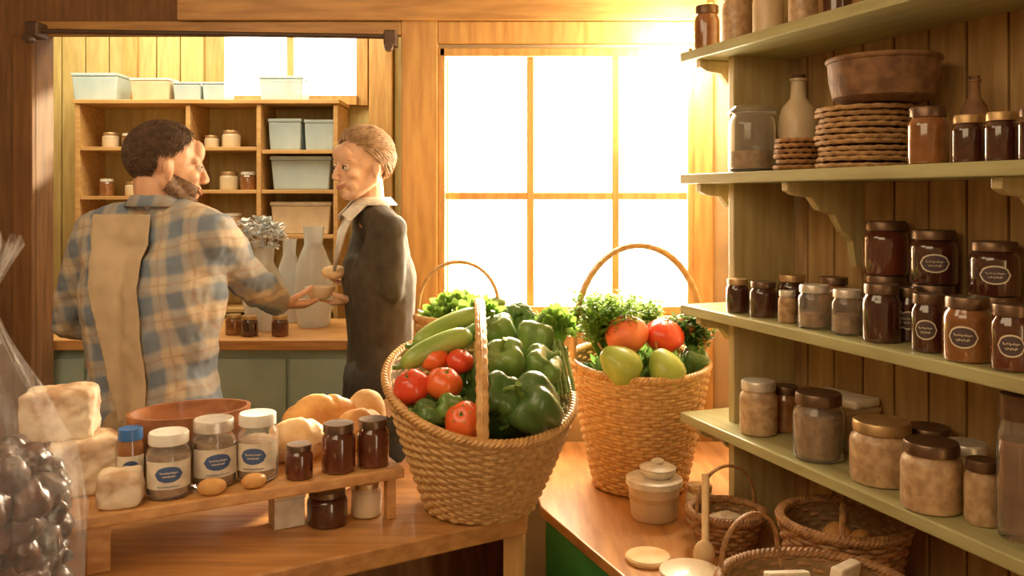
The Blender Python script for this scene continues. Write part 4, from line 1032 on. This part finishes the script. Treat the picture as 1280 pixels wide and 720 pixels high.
o=MB().add(vs,[(0,2,3,1),(2,4,3)]).build('shirt_front',M['shirt_white'],wom); s_=o.modifiers.new('s','SOLIDIFY'); s_.thickness=.01
collar(wom,'shirt_white',J['neck']+V(0,0,-.006),.058,.024,basis(fwd),.55,1.42)
for sg in (-1,1):
    b=MB(); r0=J['neck']+fwd*.052+right*sg*.034+V(0,0,.018)
    b.add([r0,r0+right*sg*.035-fwd*.028-V(0,0,.012),r0+fwd*.040+right*sg*.038-V(0,0,.075),r0+fwd*.055-right*sg*.008-V(0,0,.055)],[(0,1,2,3)]); o=b.build('collar_flap',M['shirt_white'],wom,smooth=False); s_=o.modifiers.new('s','SOLIDIFY'); s_.thickness=.004
b=MB(); p=J['pelvis']
b.cap(p-right*.06+V(0,0,.02),p+right*.06+V(0,0,.02),.115,.115,16)
for sg in (-1,1): b.cap(p+right*sg*.06,p+right*sg*.08-V(0,0,.55),.11,.115,16)
b.cap(p-V(0,0,.1),p-V(0,0,.55),.125,.135,16)
bake(b.build('skirt',M['skirt'],wom),vox=.011,smooth=5,disp=[(.1,.02)])
for sg in (-1,1):
    a=J['an'][sg]; b=MB(); b.ell(a+fwd*.05-V(0,0,.03),(.13,.045,.04),basis(fwd)); bake(b.build('shoe',M['shoe'],wom),vox=.008,smooth=2)
# held things
q=P(400,368,2.885)
t=thing('bowl','small pale bowl passed between the two people’s hands','bowl',q+V(0,0,-.015),0)
MB().lathe([(0,0),(.026,0),(.034,.006),(.046,.028),(.049,.040),(.044,.040),(.038,.027),(.026,.012),(0,.010)],30).build('body',M['creamjar'],t)
q=P(418,342,2.93); 
blob('bread_roll','golden bun held up in the older person’s hand','bread',(q.x,q.y,q.z-.018),(.085,.075,.048),'bread_pale',0,disp=.006)

# ------------------------------------------------------------------ lights, world, camera
def area(name,loc,tgt,sx,sy,pw,col):
    l=bpy.data.lights.new(name,'AREA'); l.shape='RECTANGLE'; l.size=sx; l.size_y=sy; l.energy=pw; l.color=col
    o=bpy.data.objects.new(name,l); C.objects.link(o); o.location=loc; o.rotation_euler=(Vector(tgt)-Vector(loc)).to_track_quat('-Z','Y').to_euler(); return o
l=bpy.data.lights.new('sun','SUN'); l.energy=20; l.angle=math.radians(2.5); l.color=(1,.76,.43)
o=bpy.data.objects.new('sun',l); C.objects.link(o); o.rotation_euler=V(-.30,-1,-.40).to_track_quat('-Z','Y').to_euler()
area('window_light',(.2,3.42,1.65),(-.1,1.5,1.1),1.0,1.0,140,(1,.81,.52))
area('back_room_fill',(-1.5,4.0,2.7),(-1.5,4.3,1.0),1.6,.8,46,(1,.85,.54))  # added overhead fill for the back room, not set at its window
area('fill_light',(-.7,.5,2.65),(.4,2.2,1.1),1.5,1.5,28,(1,.71,.39))  # added warm fill for tables and shelves, no lamp hangs here
area('fill_light_two',(-1.2,1.6,2.7),(-.8,2.3,1.0),1,1,12,(1,.76,.47))  # added second fill over the left side, no fitting there
l=bpy.data.lights.new('added_sunglow','POINT'); l.energy=38; l.color=(1,.84,.54); l.shadow_soft_size=.06  # added point light imitating sun glow at the window's upper corner
o=bpy.data.objects.new('added_sunglow',l); C.objects.link(o); o.location=(.60,3.00,2.06)
W=bpy.data.worlds.new('World'); bpy.context.scene.world=W; W.use_nodes=True
bg=W.node_tree.nodes['Background']; bg.inputs['Color'].default_value=(1,.94,.80,1); bg.inputs['Strength'].default_value=6
cam=bpy.data.cameras.new('camera'); co=bpy.data.objects.new('camera',cam); C.objects.link(co)
co.location=(0,0,EYE); co.rotation_euler=(PI/2,0,0); cam.sensor_width=36; cam.lens=36*F/1280; cam.shift_y=-115/1280; cam.clip_start=.05
bpy.context.scene.camera=co
vs_=bpy.context.scene.view_settings
vs_.view_transform='Standard'; vs_.exposure=.0; vs_.gamma=1.08
for o in bpy.data.objects:
    if '_w' in o: del o['_w']
